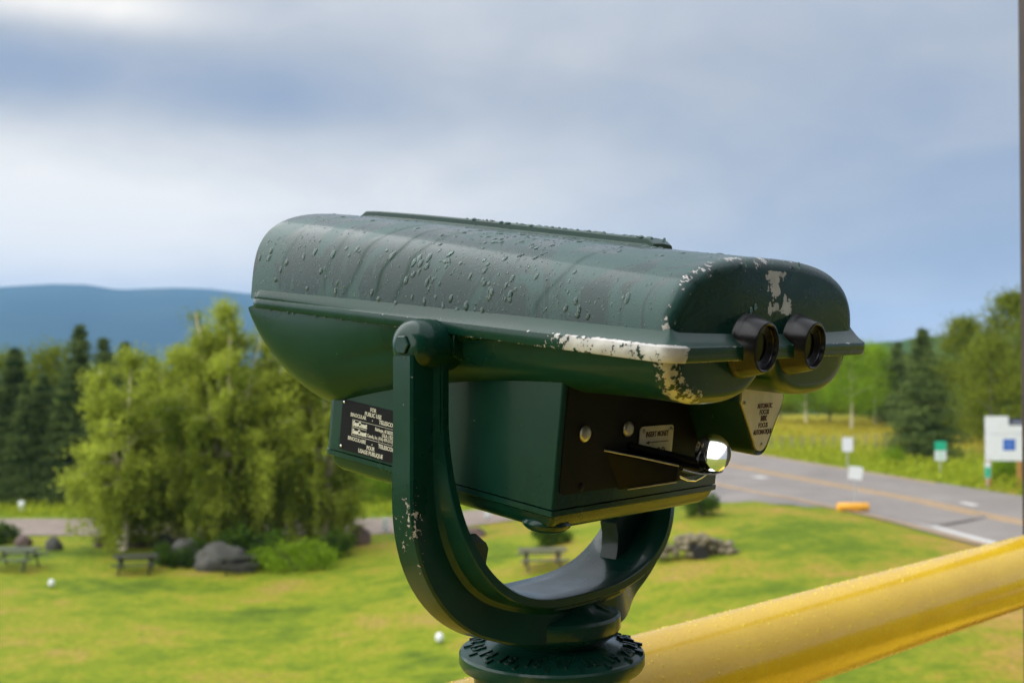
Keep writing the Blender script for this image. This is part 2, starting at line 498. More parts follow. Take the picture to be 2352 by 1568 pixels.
def text_fit(mb, s, cap, place, u0, u1, v, bold=.00008, ext=.0002):
    """text with capitals `cap` high, fitted between u0 and u1, centred on height v"""
    t = MB(); text_into(t, s, 1.0, lambda a, b, c: (a, b, c), 'LEFT', 1.0, 0.0, 0.0)
    xs = [p[0] for p in t.v]; w = max(xs) - min(xs); k = (u1 - u0)/w; sz = cap/.70
    text_into(mb, s, sz, lambda a, b, c: place(u0 + (a/sz - min(xs))*k, v + b, c), 'LEFT', 1.0, ext, bold)
def rrect(mb, fn, u0, u1, v0, v1, r, d0, d1, slant=0):
    pts = []
    for cx, cy, a0 in ((u0 + r, v0 + r, PI), (u1 - r, v0 + r, 1.5*PI), (u1 - r, v1 - r, 0), (u0 + r, v1 - r, .5*PI)):
        for k in range(5):
            a = a0 + k/4*PI/2; pts.append((cx + r*math.cos(a), cy + r*math.sin(a)))
    mb.grid([[fn(u, v + slant*(u - u0), d) for u, v in pts] for d in (d0, d1)], True, True, True)

f0 = face(BY0)
# flat black service plate on the money face
mb = MB(); rrect(mb, f0, BX0 + .006, BX1 - .006, zbot(BY0) + .012, -.045, .004, -.002, .0012)
mb.build('service_plate', M['black_metal'], coinbox, 30)
fp = face(BY0 - .0012)
for u, v in ((-.1012, -.0858), (-.0408, -.0847)):
    mb = MB(); disc(mb, fp, u, v, .0068, .0036, 18); mb.build('screw', M['screw'], coinbox, 60)
mb = MB(); disc(mb, fp, -.0997, -.1296, .0036, .0016, 12); mb.build('screw', M['black_metal'], coinbox, 60)
mb = MB(); rrect(mb, fp, -.0225, .0305, -.124, -.0838, .004, 0, .001)
mplate = mb.build('money_plate', M['plate_metal'], coinbox, 30)
fm = face(BY0 - .0022 - .0001)
mb = MB()
text_fit(mb, 'INSERT MONEY', .0048, fm, -.0132, .0222, -.0912, .00012)
mb.box(-.008, .0225, 0, .0003, -.0985, -.0978, lambda x, y, z: fm(x, z, y))
mb.add([fm(-.0135, -.09815, .0003), fm(-.0075, -.0965, .0003), fm(-.0075, -.0998, .0003)], [(0, 1, 2)])
text_fit(mb, '00', .0100, fm, .0050, .0190, -.1085, -.0002)
mb.build('lettering', M['red_ink'], mplate, 0)
for u in (-.0178, .0258):
    mb = MB(); disc(mb, fm, u, -.0878, .0022, .0014, 12); mb.build('plate_rivet', M['screw'], mplate, 60)

# coin chute: a wedge that ramps out from the face, slide rods and the chrome finger lever
mb = MB()
TL, TR, BR, BL = Bd(-.072, .1185, -.102), Bd(.0002, .090, -.1151), Bd(0, .090, -.1281), Bd(-.045, .1185, -.1371)
t2 = [Bd(.030, .1185, -.1075), Bd(.008, .0905, -.1155), Bd(.008, .0905, -.1285), Bd(.05, .1185, -.1365)]
mb.add([TL, TR, BR, BL] + t2, [(0, 1, 2, 3), (1, 5, 6, 2), (5, 4, 7, 6), (0, 4, 5, 1), (3, 2, 6, 7), (0, 3, 7, 4)])
chute = mb.build('coin_chute', M['black_metal'], coinbox, 20, .0012, seg=2)
mb = MB(); mb.tube([TL + Vector((0, -.0004, .0008)), lerp(TL, TR, .5) + Vector((0, -.0006, .0010)), TR + Vector((0, -.0004, .0006))], .0009, 8)
mb.build('worn_edge', M['screw'], chute, 60)
mb = MB(); mb.tube([BR + Vector((0, -.0003, -.0006)), lerp(BR, BL, .85) + Vector((0, -.0003, -.0006))], .0006, 8)
mb.build('lower_seam', M['brass_edge'] if 'brass_edge' in M else M['screw'], chute, 60)
mb = MB()
for dz, r in ((0, .0034), (-.0072, .0030)):
    mb.tube([Bd(-.037, .119, -.0995 + dz), Bd(.0348, .091, -.1135 + dz*.8)], r, 12)
mb.build('slide_rod', M['black_metal'], chute, 60)
# spoon shaped lever: a flat tongue that curls up into an oval cupped disc facing the user
mb = MB(); rows = []
A_, B_, C_ = Vector((.004, .0915, -.1182)), Vector((.020, .083, -.1222)), Vector((.0335, .076, -.1085))
nn = (Bd(0, 0, 0) - Bd(.976, .19, -.10)).normalized()         # disc faces back to the left of the user
ctr = Bd(.0335, .0765, -.1033)
ru = nn.cross(Vector((0, 0, 1))).normalized(); uu = ru.cross(nn).normalized()
for sgn in (1, -1):
    prof_r = [(1.0, 0.0), (.93, .10), (.75, .27), (.5, .42), (.25, .50), (0, .53)]
    for q, (k, dpt) in enumerate(prof_r if sgn > 0 else prof_r[::-1]):
        rows.append([ctr + ru*(.0166*k*math.cos(t)) + uu*(.0168*k*math.sin(t)) + nn*(.0034*dpt - (0 if sgn > 0 else .0011)) for t in np.linspace(0, 2*PI, 40, endpoint=False)])
mb.grid(rows + [rows[0]], True)
low = ctr - uu*.0160
pts = [Bd(*A_), lerp(Bd(*A_), Bd(*B_), .55), Bd(*B_) + Vector((0, 0, .0005)), lerp(Bd(*B_), low, .55) - uu*.0012 - nn*.001, low - nn*.0006, ctr - uu*.0120 - nn*.0030]
wd = [.0050, .0050, .0056, .0072, .0088, .0095]
fl = []
for i, p in enumerate(pts):
    d = (pts[min(i+1, 5)] - pts[max(i-1, 0)]).normalized(); sd_ = d.cross(uu if i < 3 else nn).normalized()
    if sd_.dot(ru) < 0: sd_ = -sd_
    sd_ = lerp(sd_, ru, .5 if i < 3 else 1).normalized(); nn_ = sd_.cross(d).normalized()
    fl.append([p + sd_*wd[i] + nn_*.0007, p - sd_*wd[i] + nn_*.0007, p - sd_*wd[i] - nn_*.0007, p + sd_*wd[i] - nn_*.0007])
mb.grid(fl, True, True, True)
mb.build('finger_lever', M['chrome'], chute, 50)
mb = MB(); mb.tube([Bd(.004, .0915, -.124), Bd(.016, .089, -.1282), Bd(.026, .087, -.1290), Bd(.036, .086, -.1262), Bd(.046, .086, -.1225)], .0011, 8)
mb.build('wire_loop', M['chrome'], chute, 60)

# ---- focus keel with its triangular plate
def tri_outline(g, n=9):
    pts = [(.0445 - g*.7, -.040), (.122 + g*.7, -.040), (.122 + g*.7, -.058)]
    A, Bp = (.122 + g*.7, -.058), (.0445 - g*.7, -.056)
    c = (.0882, -.0895); r = .0130 + g
    for k in range(n):
        a = rad(-18) - k/(n-1)*rad(144); pts.append((c[0] + r*math.cos(a), c[1] + r*math.sin(a)))
    pts.append(Bp); return pts
mb = MB(); mb.grid([[Bd(x, y, z) for x, z in tri_outline(g)] for y, g in ((.062, .0018), (.0605, .0035), (.064, .0042), (.135, .0042))], True, True, True)
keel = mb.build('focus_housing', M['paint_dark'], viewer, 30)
mb = MB(); ft = face(.0605)
mb.grid([[ft(x, z, d) for x, z in tri_outline(-.0005)] for d in (-.003, .0010)], True, True, True)
fplate = mb.build('focus_plate', M['plate_metal'], keel, 30)
ft = face(.0594); mb = MB()
for s_, cap, hw_, v_, bo in (('AUTOMATIC', .0044, .0139, -.0608, .0001), ('FOCUS', .0044, .0085, -.0664, .0001), ('10X', .0044, .0050, -.0722, .0005), ('FOCUS', .0044, .0085, -.0785, .0001), ('AUTOMATIQUE', .0044, .0170, -.0846, .0001)):
    text_fit(mb, s_, cap, ft, .0884 - hw_, .0884 + hw_, v_, bo)
mb.build('lettering', M['red_ink'], fplate, 0)
for u, v in ((.0495, -.0575), (.0890, -.0965)):
    mb = MB(); disc(mb, ft, u, v, .0021, .0015, 12); mb.build('plate_rivet', M['screw'], fplate, 60)

# ---- information plaque on the side of the coin box
def side(d0):                                       # u along the side towards the rear, v up, d outwards
    return lambda u, v, d: Bd(BX0 - d0 - d, .379 - u, v + (u)*-.0022/.1)
fs = side(0); mb = MB()
rrect(mb, lambda u, v, d: fs(u, v, d), -.001, .0880, -.1395, -.0925, .0015, -.001, .0012)
plaque = mb.build('info_plaque', M['plaque_black'], coinbox, 30)
fs = side(.0013); mb = MB()
for s_, cap, u0, u1, v_, bo in (('FOR', .0036, .0392, .0470, -.0963, .0001), ('PUBLIC USE', .0036, .0320, .0545, -.1010, .0001), ('BINOCULAR', .0034, .0122, .0340, -.1050, .00006), ('TELESCOPE', .0036, .0520, .0752, -.1055, .0001),
        ('SeeCoast', .0044, .0166, .0360, -.1125, .0003), ('Manufacturing Company, Inc.', .0014, .0166, .0362, -.1158, 0), ('Fairhope, Al 36532', .0030, .0477, .0713, -.1127, .0001), ('U.S.A. / EU', .0030, .0575, .0713, -.1166, .0001),
        ('SeeCoast', .0044, .0166, .0360, -.1200, .0003), ('Canada, Inc. (416) 439-2113', .0032, .0374, .0713, -.1203, .00006), ('BINOCULAIRE', .0034, .0110, .0360, -.1272, .00006), ('TELESCOPE', .0036, .0535, .0770, -.1273, .0001),
        ('POUR', .0036, .0380, .0488, -.1316, .0001), ('USAGE PUBLIQUE', .0036, .0268, .0605, -.1363, .0001)):
    text_fit(mb, s_, cap, fs, u0, u1, v_, bo, .00015)
for u_, v_ in ((.0430, -.1058), (.0450, -.1276)): mb.box(u_ - .0005, u_ + .0005, v_ - .0005, v_ + .0005, 0, .0002, lambda a, b, c: fs(a, b, c))
for (u0, u1, v0, v1) in ((.0155, .0722, -.1092, -.1089), (.0155, .0722, -.1238, -.1235), (.0155, .0158, -.1238, -.1089), (.0719, .0722, -.1238, -.1089)):
    mb.box(u0, u1, v0, v1, 0, .0002, lambda a, b, c: fs(a, b, c))
mb.build('lettering', M['plaque_ink'], plaque, 0)
for u, v in ((.0018, -.0947), (.0018, -.1365), (.0852, -.0947), (.0852, -.1365)):
    mb = MB(); disc(mb, fs, u, v, .0014, .001, 12); mb.build('rivet', M['rivet'], plaque, 60)

# ---- yoke: T-section fork, its stops, bosses and hub
YO = -.005
def upath(n=70):
    a, zc, bb, ex = .157, -.118, .133, 2.75
    pts = [(-a, z) for z in np.linspace(-.036, zc, 16)][:-1]
    th = np.linspace(0, PI, n)
    c, s_ = np.cos(th), np.sin(th)
    cur = np.c_[-np.sign(c)*np.abs(c)**(2/ex)*a, zc - np.abs(s_)**(2/ex)*bb]
    cur = resample(cur, n)
    pts += [tuple(p) for p in cur]
    pts += [(a, z) for z in np.linspace(zc, -.036, 16)][1:]
    return pts
UP = upath()
def build_yoke():
    mb = MB(); rows = []; wear = []
    P = [Vector(p) for p in UP]
    for i, p in enumerate(P):
        t = (P[min(i+1, len(P)-1)] - P[max(i-1, 0)]).normalized()
        nrm = Vector((t.y, -t.x))                       # outwards of the U
        if nrm.dot(p - Vector((0, -.1))) < 0: nrm = -nrm
        k = float(ss(0, 1, (-.085 - p.y)/.155))
        hw = lerp(.0165, .042, k); wt = lerp(lerp(.0118, .014, k), .037, float(ss(.105, .05, abs(p.x)))*(p.y < -.2)); wd = lerp(.030, .034, float(ss(-.11, -.2, p.y)))
        pt = .009
        prof = [(-hw, .0012), (-hw + .002, 0), (-hw*.5, .0008), (hw*.5, .0008), (hw - .002, 0), (hw, .0012), (hw, pt - .001), (hw - .001, pt), (wt + .004, pt + .002), (wt, pt + .006), (wt, pt + wd - .002),
                (wt - .002, pt + wd), (-wt + .002, pt + wd), (-wt, pt + wd - .002), (-wt, pt + .006), (-wt - .004, pt + .002), (-hw + .001, pt), (-hw, pt - .001)]
        row = []
        for q, (yy, off) in enumerate(prof):
            v = p + nrm*off
            row.append(Yk(v.x + YO, yy, v.y))
            w = 0.
            if p.x < -.12 and q in (12, 13): w = .12 + .30*math.exp(-((p.y + .165)/.030)**2)
            if p.x < -.12 and q in (11, 12) and abs(p.y + .165) < .03: w = max(w, .25)
            wear.append(w)
        rows.append(row)
    mb.grid(rows, True, True, True)
    mb.att['wear'] = wear
    return mb
yoke = build_yoke().build('yoke', M['paint'], viewer, 35)
for sx in (-1, 1):
    # boss with the pivot bolt
    fn = lambda a, b, h, sx=sx: Yk(YO + sx*(.150 + h), a, -.027 + b)
    mb = MB(); mb.lathe([(.0210, -.010), (.0215, .004), (.0222, .016), (.0220, .027), (.0202, .036), (.0165, .0415), (.0115, .0440), (.0092, .0444), (0, .0444)], 36, fn)
    boss = mb.build('pivot_boss', M['paint'], yoke, 50)
    mb = MB(); hexr = [[fn(r*math.cos(PI/3*k), r*math.sin(PI/3*k), h) for k in range(6)] for r, h in ((.0082, .042), (.0082, .0462), (.0074, .0470))]
    mb.grid(hexr, True, True, True)
    mb.build('pivot_bolt', M['paint'], yoke, 30)
    # travel stop: a fin standing on the inside of the fork
    mb = MB()
    xi_ = lambda z: .158*max(0, 1 - abs((z + .118)/.133)**2.75)**(1/2.75)
    zs = (-.188, -.1885, -.198, -.2035, -.215, -.230, -.240)
    xe = (.128, .112, .0985, .0955, .0985, .0975, .094)
    mb.grid([[Yk(YO + sx*(max(xi_(z), x_) + .003), y_, z) if in_ else Yk(YO + sx*x_, y_, z) for in_, y_ in ((1, -.006), (0, -.004), (0, .016), (1, .018))] for z, x_ in zip(zs, xe)], True, True, True)
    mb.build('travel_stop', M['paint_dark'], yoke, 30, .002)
# hub turning on the dial
mb = MB(); fn = lambda a, b, h: Yk(YO - .003 + a, b, h)
mb.lathe([(.0, -.2585), (.030, -.2585), (.040, -.262), (.046, -.268), (.0625, -.2735), (.0645, -.276), (.0645, -.287), (.062, -.291), (.050, -.300), (.043, -.308), (.041, -.320)], 64, fn)
hub = mb.build('hub', M['paint'], viewer, 32)
for sx in (-1, 1):
    for sy in (-1, 1):
        a = rad(-90 + sx*24) if sy < 0 else rad(90 - sx*24)
        d = Vector((math.cos(a), math.sin(a))); pdir = Vector((-d.y, d.x))*.004
        o0, o1 = d*.028, d*.062
        vs = [Yk(YO + o0.x + s_*pdir.x, o0.y + s_*pdir.y, -.256) for s_ in (-2, 2)] + [Yk(YO + o1.x + s_*pdir.x, o1.y + s_*pdir.y, -.275) for s_ in (-1, 1)] + \
             [Yk(YO + o0.x + s_*pdir.x, o0.y + s_*pdir.y, -.276) for s_ in (-2, 2)]
        mb = MB(); mb.add(vs, [(0, 1, 3, 2), (0, 2, 4), (1, 5, 3), (4, 2, 3, 5), (0, 4, 5, 1)])
        mb.build('gusset', M['paint'], hub, 30)
# dial ring with raised numerals
mb = MB()
mb.lathe([(.042, -.296), (.046, -.300), (.060, -.3035), (.082, -.3085), (.0855, -.310), (.0868, -.312), (.0868, -.320), (.085, -.3235), (.078, -.326), (.0735, -.334), (.0718, -.345), (.0715, -.36)], 96, fn)
dial = mb.build('dial_ring', M['paint'], viewer, 32)
# direction from hub towards camera in yoke frame
cdir = toroot(Vector((0, 0, CAMZ))) ; th0 = math.atan2(cdir.y, cdir.x)
mb = MB()
for n in range(11, 24):
    th = th0 + rad(6 + 20.5*(n - 17))
    def place(a, b, c, th=th):
        rr = .0720 + b; tt = th + a/.072
        return Yk(YO + (.144 - rr)*0 + (.0725 - b)*math.cos(tt), (.0725 - b)*math.sin(tt), -.3032 - (.0725 - b - .060)*.2273 + c)
    text_into(mb, str(n), .0188, place, 'CENTER', .9, .0019, .0002)
    th2 = th + rad(10.2)
    d = Vector((math.cos(th2), math.sin(th2))); q = Vector((-d.y, d.x))*.0014
    for r0, r1 in ((.0765, .0845),):
        vs = [Yk(YO + d.x*r + s_*q.x, d.y*r + s_*q.y, -.3032 - (r - .06)*.2273 + h) for r in (r0, r1) for s_ in (-1, 1) for h in (-.001, .0018)]
        mb.add(vs, [(0,1,3,2),(4,6,7,5),(0,4,5,1),(2,3,7,6),(0,2,6,4),(1,5,7,3)])
mb.build('numerals', M['paint_dark'], dial, 20)
# post down to the deck
mb = MB(); mb.lathe([(.0712, -.355), (.0712, -(HZ) + .02), (.075, -HZ + .02), (.10, -HZ + .012), (.10, -HZ + .0), ], 64, fn)
mb.build('post', M['paint'], viewer, 40)

# ---- rain drops lying on the painted casting
def drops():
    mb = MB(); r2 = random.Random(3)
    def drop(c, nrm, tan, r, h, el):
        b_ = nrm.cross(tan); rows = []
        for ph, k in ((0.0, 1.0), (.35, .93), (.7, .72), (1.0, .40)):
            rows.append([c + tan*(r*el*k*math.cos(2*PI*j/8)) + b_*(r*k*math.sin(2*PI*j/8)) + nrm*(h*ph - .0002) for j in range(8)])
        mb.grid(rows, True, True, True)
    def surf(x_i, y):
        sec = SEC[min(range(len(SY)), key=lambda k: abs(SY[k] - y))]
        j = max(1, min(len(sec) - 2, int(x_i*(len(sec) - 1))))
        p0, p1 = sec[j-1], sec[j+1]; c = sec[j]
        P = body_pt(c[0], y, c[1]); A = body_pt(p0[0], y, p0[1]); Bq = body_pt(p1[0], y, p1[1]); D = body_pt(c[0], y + .01, c[1])
        t1 = (Bq - A).normalized(); t2 = (D - P).normalized(); nrm = t2.cross(t1)
        nrm = nrm.normalized()
        if nrm.dot(P - Bd(0, y, 0)) < 0: nrm = -nrm
        return P, nrm, t1
    SY = [float(v) for v in np.linspace(.02, .485, 60)]; SEC = [up_section(y, 181) for y in SY]
    for k in range(5200):
        y = r2.uniform(.03, .485); xi = r2.random()**1.2*.62
        dens = .22 + 1.0*math.exp(-((y - .205)/.045)**2) + .55*math.exp(-((y - .45)/.04)**2) + .5*(xi < .14)
        if r2.random() > dens: continue
        big = r2.random() < .05 + .16*math.exp(-((y - .22)/.05)**2)
        r = r2.uniform(.0012, .0029) if big else r2.uniform(.00035, .0010)
        P, nrm, t1 = surf(xi, y)
        drop(P, nrm, (t1 + 0.25*r2.uniform(-1, 1)*F_root).normalized(), r, r*.42, r2.uniform(.9, 2.1))
    for k in range(80):                                 # beads standing on the ridge
        y = r2.uniform(.13, .36); z0 = surf_z(0, y) - .004 + .0118
        P = body_pt(.002 + r2.uniform(-.014, .014), y, z0); drop(P, U_root, F_root, r2.uniform(.001, .003), r2.uniform(.0008, .0018), 1.3)
    for k in range(26):                                 # drips along the rim's lower edge
        y = r2.uniform(.05, .48)
        P = Bd(-ribw(y) + .001, y, zrib(y) - lerp(.0112, .0088, ss(0, .5, y)) - .0008); mb.sphere(P, .0009, .0009, r2.uniform(.0008, .0022), 8, 6)
    for x, z in ((-.0435, .0265), (-.037, .0290), (-.058, .0625), (.029, .0645)):
        P = body_pt(x, .0105, z); drop(P, -F_root, Vector((0, 0, 1)), .0017, .0012, 1.9)
    return mb.build('rain_drops', M['water'], viewer, 60)
U_root = (Bd(0, 0, 1) - Bd(0, 0, 0)).normalized(); F_root = (Bd(0, 1, 0) - Bd(0, 0, 0)).normalized()
o = drops(); o['kind'] = 'stuff'

# ================================================================== railing, shelter, deck
RH = CAMZ - .39
P0 = Vector((-1.10, .19 + .06, RH)); rd = Vector((.738, .675, 0)).normalized()
Pm = Vector((X(2352, 2.05), 2.05, RH)); 
P_a = Pm - rd*2.6; P_b = Pm + rd*2.2
rail = empty('yellow_railing', (P_a.x, P_a.y, DECK)); tag(rail, 'thick yellow painted tubular railing beaded with rain behind the binoculars', 'railing')
def rl(v): return v - Vector((P_a.x, P_a.y, DECK))
mb = MB(); mb.tube([rl(lerp(P_a, P_b, t)) for t in np.linspace(0, 1, 30)], .0615, 48); mb.build('top_rail', M['yellow'], rail, 60)
for k in (.12, .83):
    q = lerp(P_a, P_b, k); mb = MB(); mb.tube([rl(Vector((q.x, q.y, DECK))), rl(Vector((q.x, q.y, RH - .05)))], .04, 24); mb.build('rail_post', M['yellow'], rail, 60)
mb = MB(); mb.tube([rl(lerp(P_a, P_b, t) - Vector((0, 0, .55))) for t in (0, 1)], .04, 24); mb.build('mid_rail', M['yellow'], rail, 60)
mb = MB(); r2 = random.Random(5); perp_r = Vector((-rd.y, rd.x, 0))
for k in range(1300):
    t = r2.uniform(.24, .58); a = r2.gauss(.25, .9)
    if abs(a) > 1.9: continue
    c = rl(lerp(P_a, P_b, t)); nrm = perp_r*-math.sin(a) + Vector((0, 0, math.cos(a)))
    r = r2.uniform(.0006, .0022); b_ = nrm.cross(rd)
    p = c + nrm*.0612
    mb.grid([[p + rd*(r*k_*math.cos(2*PI*j/7)) + b_*(r*k_*math.sin(2*PI*j/7)) + nrm*(r*.4*h) for j in range(7)] for h, k_ in ((0, 1), (.5, .85), (1, .4))], True, True, True)
o = mb.build('rain_drops', M['wet_yellow'], rail, 60); o['kind'] = 'stuff'

M['timber'] = simple('dark_brown_timber', (.030, .017, .011), .7, 0, .35, 14, .002)
M['boards'] = simple('grey_weathered_boards', (.085, .085, .085), .8, 0, .3, 9, .002)
M['deck'] = simple('worn_yellow_deck_paint', (.80, .55, .015), .6, 0, .25, 5, .002)
sh = empty('lookout_shelter', (1.137, 2.30, DECK)); tag(sh, 'dark brown timber shelter post at the right edge behind the yellow railing', 'shelter')
def sl(x, y, z): return Vector((x - 1.137, y - 2.30, z - DECK))
mb = MB(); mb.box(X(2343.5, 2.44), 1.25, 2.32, 2.44, DECK - 3, DECK + 2.75, sl); mb.build('shelter_post', M['timber'], sh, 30, .006)
mb = MB(); mb.box(-1.5, 1.5, -3.0, -.15, DECK + 2.35, DECK + 2.5, sl); mb.build('unseen_shade_roof', M['boards'], sh, 30)  # unseen roof inferred from the post, sized for the light on viewer and deck
mb = MB(); mb.box(-1.3, 1.5, -2.12, -1.95, DECK, DECK + 2.35, sl); mb.build('unseen_shade_wall', M['boards'], sh, 30)  # unseen back wall, added to darken the viewer's rear face
mb = MB(); mb.box(1.26, 1.38, -1.94, 1.2, DECK - .2, DECK + 2.34, sl); mb.build('unseen_shade_wall', M['boards'], sh, 30)  # unseen side wall, added to darken the viewer's rear face
mb = MB()
dk = [P_a + perp_r*.15, P_b + perp_r*.15, P_b - perp_r*1.0 + Vector((0, -4, 0)), P_a + Vector((-1.5, -3.6, 0))]
mb.add([Vector((p.x, p.y, DECK)) for p in dk] + [Vector((p.x, p.y, DECK - .25)) for p in dk], [(0, 1, 2, 3), (7, 6, 5, 4), (0, 4, 5, 1), (1, 5, 6, 2), (2, 6, 7, 3), (3, 7, 4, 0)])
o = mb.build('deck', M['deck'], None, 0); tag(o, kind='structure')

# ================================================================== ground
def gh(x, y):
    x = np.asarray(x, float); y = np.asarray(y, float)
    h = 2.0*ss(-9, 13, x)*ss(8, 30, y)
    h = h + .55*np.exp(-((x - 13)/5)**2 - ((y - 46)/7)**2) + .25*np.exp(-((x - 6)/5)**2 - ((y - 49)/4)**2)
    h = h + .25*np.sin(x*.21 + 1)*np.sin(y*.17)*ss(15, 25, y)*(1 - ss(52, 56, y))
    h = h*(1 - ss(120, 320, y)) - 60*ss(135, 600, y)
    return h
def roadx(y): return 22.6 - .325*(y - 48) + .0006*(y - 48)**2
rngx = np.r_[-9000, -5000, -2500, -1200, -600, -300, np.arange(-160, 161, 2.0), 300, 600, 1200, 2500, 5000, 9000]
rngy = np.r_[-150, -60, np.arange(-20, 180, 2.0), 200, 240, 300, 380, 480, 600, 800, 1200, 2000, 3500, 6000, 9000]
gx, gy = np.meshgrid(rngx, rngy); gz = gh(gx, gy)
mb = MB(); mb.grid([[(gx[i, j], gy[i, j], gz[i, j]) for j in range(len(rngx))] for i in range(len(rngy))])
m, nt, b = new_mat('mown_and_wild_grass')
co = coord(nt); sep = N(nt, 'ShaderNodeSeparateXYZ'); L(nt, co, sep.inputs[0])
n1 = noise_(nt, .16, 5, .6, mapping(nt, co, (1, 1.15, 1))); n2 = noise_(nt, .9, 6, .65, mapping(nt, co, (1, 1.1, 1))); n3 = noise_(nt, 5, 5, .75, co); n5 = noise_(nt, 2.1, 4, .7, mapping(nt, co, (1, 1.3, 1)))
gv = math_(nt, 'ADD', math_(nt, 'ADD', math_(nt, 'MULTIPLY', n1, .85), math_(nt, 'MULTIPLY', n2, .42)), math_(nt, 'SUBTRACT', math_(nt, 'MULTIPLY', n5, .34), .30))
lawn = ramp(nt, [(.34, (.075, .115, .009)), (.43, (.140, .190, .010)), (.51, (.205, .240, .012)), (.58, (.265, .240, .022)), (.68, (.330, .220, .060))], gv)
dry = ramp(nt, [(.38, (.10, .15, .008)), (.48, (.20, .215, .014)), (.56, (.29, .20, .03)), (.66, (.37, .21, .06))], gv)
kn = N(nt, 'ShaderNodeMapRange', interpolation_type='SMOOTHSTEP'); kn.inputs[1].default_value = 2; kn.inputs[2].default_value = 11; L(nt, sep.outputs[0], kn.inputs[0])
bank = N(nt, 'ShaderNodeMapRange', interpolation_type='SMOOTHSTEP'); bank.inputs[1].default_value = 49; bank.inputs[2].default_value = 53; L(nt, sep.outputs[1], bank.inputs[0])
bx = N(nt, 'ShaderNodeMapRange', interpolation_type='SMOOTHSTEP'); bx.inputs[1].default_value = -9; bx.inputs[2].default_value = -3; L(nt, sep.outputs[0], bx.inputs[0])
drym = math_(nt, 'MAXIMUM', math_(nt, 'MULTIPLY', kn.outputs[0], .75), math_(nt, 'MULTIPLY', math_(nt, 'MULTIPLY', bank.outputs[0], bx.outputs[0]), .8))
c = mix(nt, drym, lawn, dry)
fy = N(nt, 'ShaderNodeMapRange', interpolation_type='SMOOTHSTEP'); fy.inputs[1].default_value = 78; fy.inputs[2].default_value = 92; L(nt, math_(nt, 'ADD', sep.outputs[1], math_(nt, 'MULTIPLY', n2, 8)), fy.inputs[0])
fx = N(nt, 'ShaderNodeMapRange', interpolation_type='SMOOTHSTEP'); fx.inputs[1].default_value = 8; fx.inputs[2].default_value = 16; L(nt, sep.outputs[0], fx.inputs[0])
wild = ramp(nt, [(.38, (.10, .17, .008)), (.58, (.24, .30, .016))], n2)
straw = ramp(nt, [(.3, (.27, .24, .020)), (.7, (.40, .33, .035))], n2)
vy = N(nt, 'ShaderNodeMapRange'); vy.inputs[1].default_value = 60; vy.inputs[2].default_value = 63; L(nt, sep.outputs[1], vy.inputs[0])
c = mix(nt, vy.outputs[0], c, wild)
c = mix(nt, math_(nt, 'MULTIPLY', fy.outputs[0], fx.outputs[0]), c, straw)
fd = N(nt, 'ShaderNodeMapRange'); fd.inputs[1].default_value = 140; fd.inputs[2].default_value = 220; L(nt, sep.outputs[1], fd.inputs[0])
c = mix(nt, fd.outputs[0], c, (.05, .09, .025))
c = mix(nt, ramp(nt, [(.42, (0,)*3), (.62, (.5,)*3)], n3), c, (.07, .11, .006))
L(nt, c, b.inputs['Base Color']); b.inputs['Roughness'].default_value = .9; b.inputs['Specular IOR Level'].default_value = .1
bump(nt, b, n3, 1, .06); M['grass'] = m
o = mb.build('ground', M['grass'], None, 60, fix=False); tag(o, kind='structure')

# roads
m, nt, b = new_mat('weathered_asphalt'); co = coord(nt)
n1 = noise_(nt, .35, 5, .6, co); n2 = noise_(nt, 14, 4, .7, co); n4 = noise_(nt, .5, 5, .7, mapping(nt, co, (1, .25, 1)))
ac = ramp(nt, [(.3, (.150, .128, .112)), (.7, (.235, .205, .182))], n1)
ac = mix(nt, ramp(nt, [(.60, (0,)*3), (.67, (.55,)*3)], n4), ac, (.115, .108, .108))
L(nt, mix(nt, math_(nt, 'MULTIPLY', n2, .4), ac, (.14, .12, .108)), b.inputs['Base Color']); b.inputs['Roughness'].default_value = .7; bump(nt, b, n2, .5, .01); M['asphalt'] = m
M['asphalt_brown'] = simple('brown_worn_asphalt', (.20, .155, .125), .85, 0, .25, 1.2, .004)
M['line_white'] = simple('worn_white_road_paint', (.46, .44, .41), .7, 0, .15, 6)
M['line_yellow'] = simple('worn_yellow_road_paint', (.42, .24, .06), .7, 0, .35, 3)
def strip(mb, path, w0, w1, dz):
    """path: list of (x, y); strip between offsets w0..w1 to the right of travel"""
    rows = []
    for i, p in enumerate(path):
        a = path[max(0, i-1)]; c_ = path[min(len(path)-1, i+1)]
        d = Vector((c_[0]-a[0], c_[1]-a[1])).normalized(); n = Vector((d.y, -d.x))
        rows.append([(p[0] + n.x*w, p[1] + n.y*w, float(gh(p[0] + n.x*w, p[1] + n.y*w)) + dz) for w in np.linspace(w0, w1, max(2, int(abs(w1 - w0)) + 2))])
    mb.grid(rows)
main = [(float(roadx(y)), float(y)) for y in np.arange(14, 150, 1.5)]
mb = MB(); strip(mb, main, -6.6, 6.2, .05); o = mb.build('main_road', M['asphalt'], None, 60, fix=False); tag(o, kind='structure')
sideroad = [(float(x), 59.4 + .0008*(x + 20)**2 + 1.6*float(ss(0, 20, x))) for x in np.arange(-120, 17, 1.5)]
mb = MB(); strip(mb, sideroad, -2.9, 3.0, .042); o = mb.build('side_road', M['asphalt_brown'], None, 60, fix=False); tag(o, kind='structure')
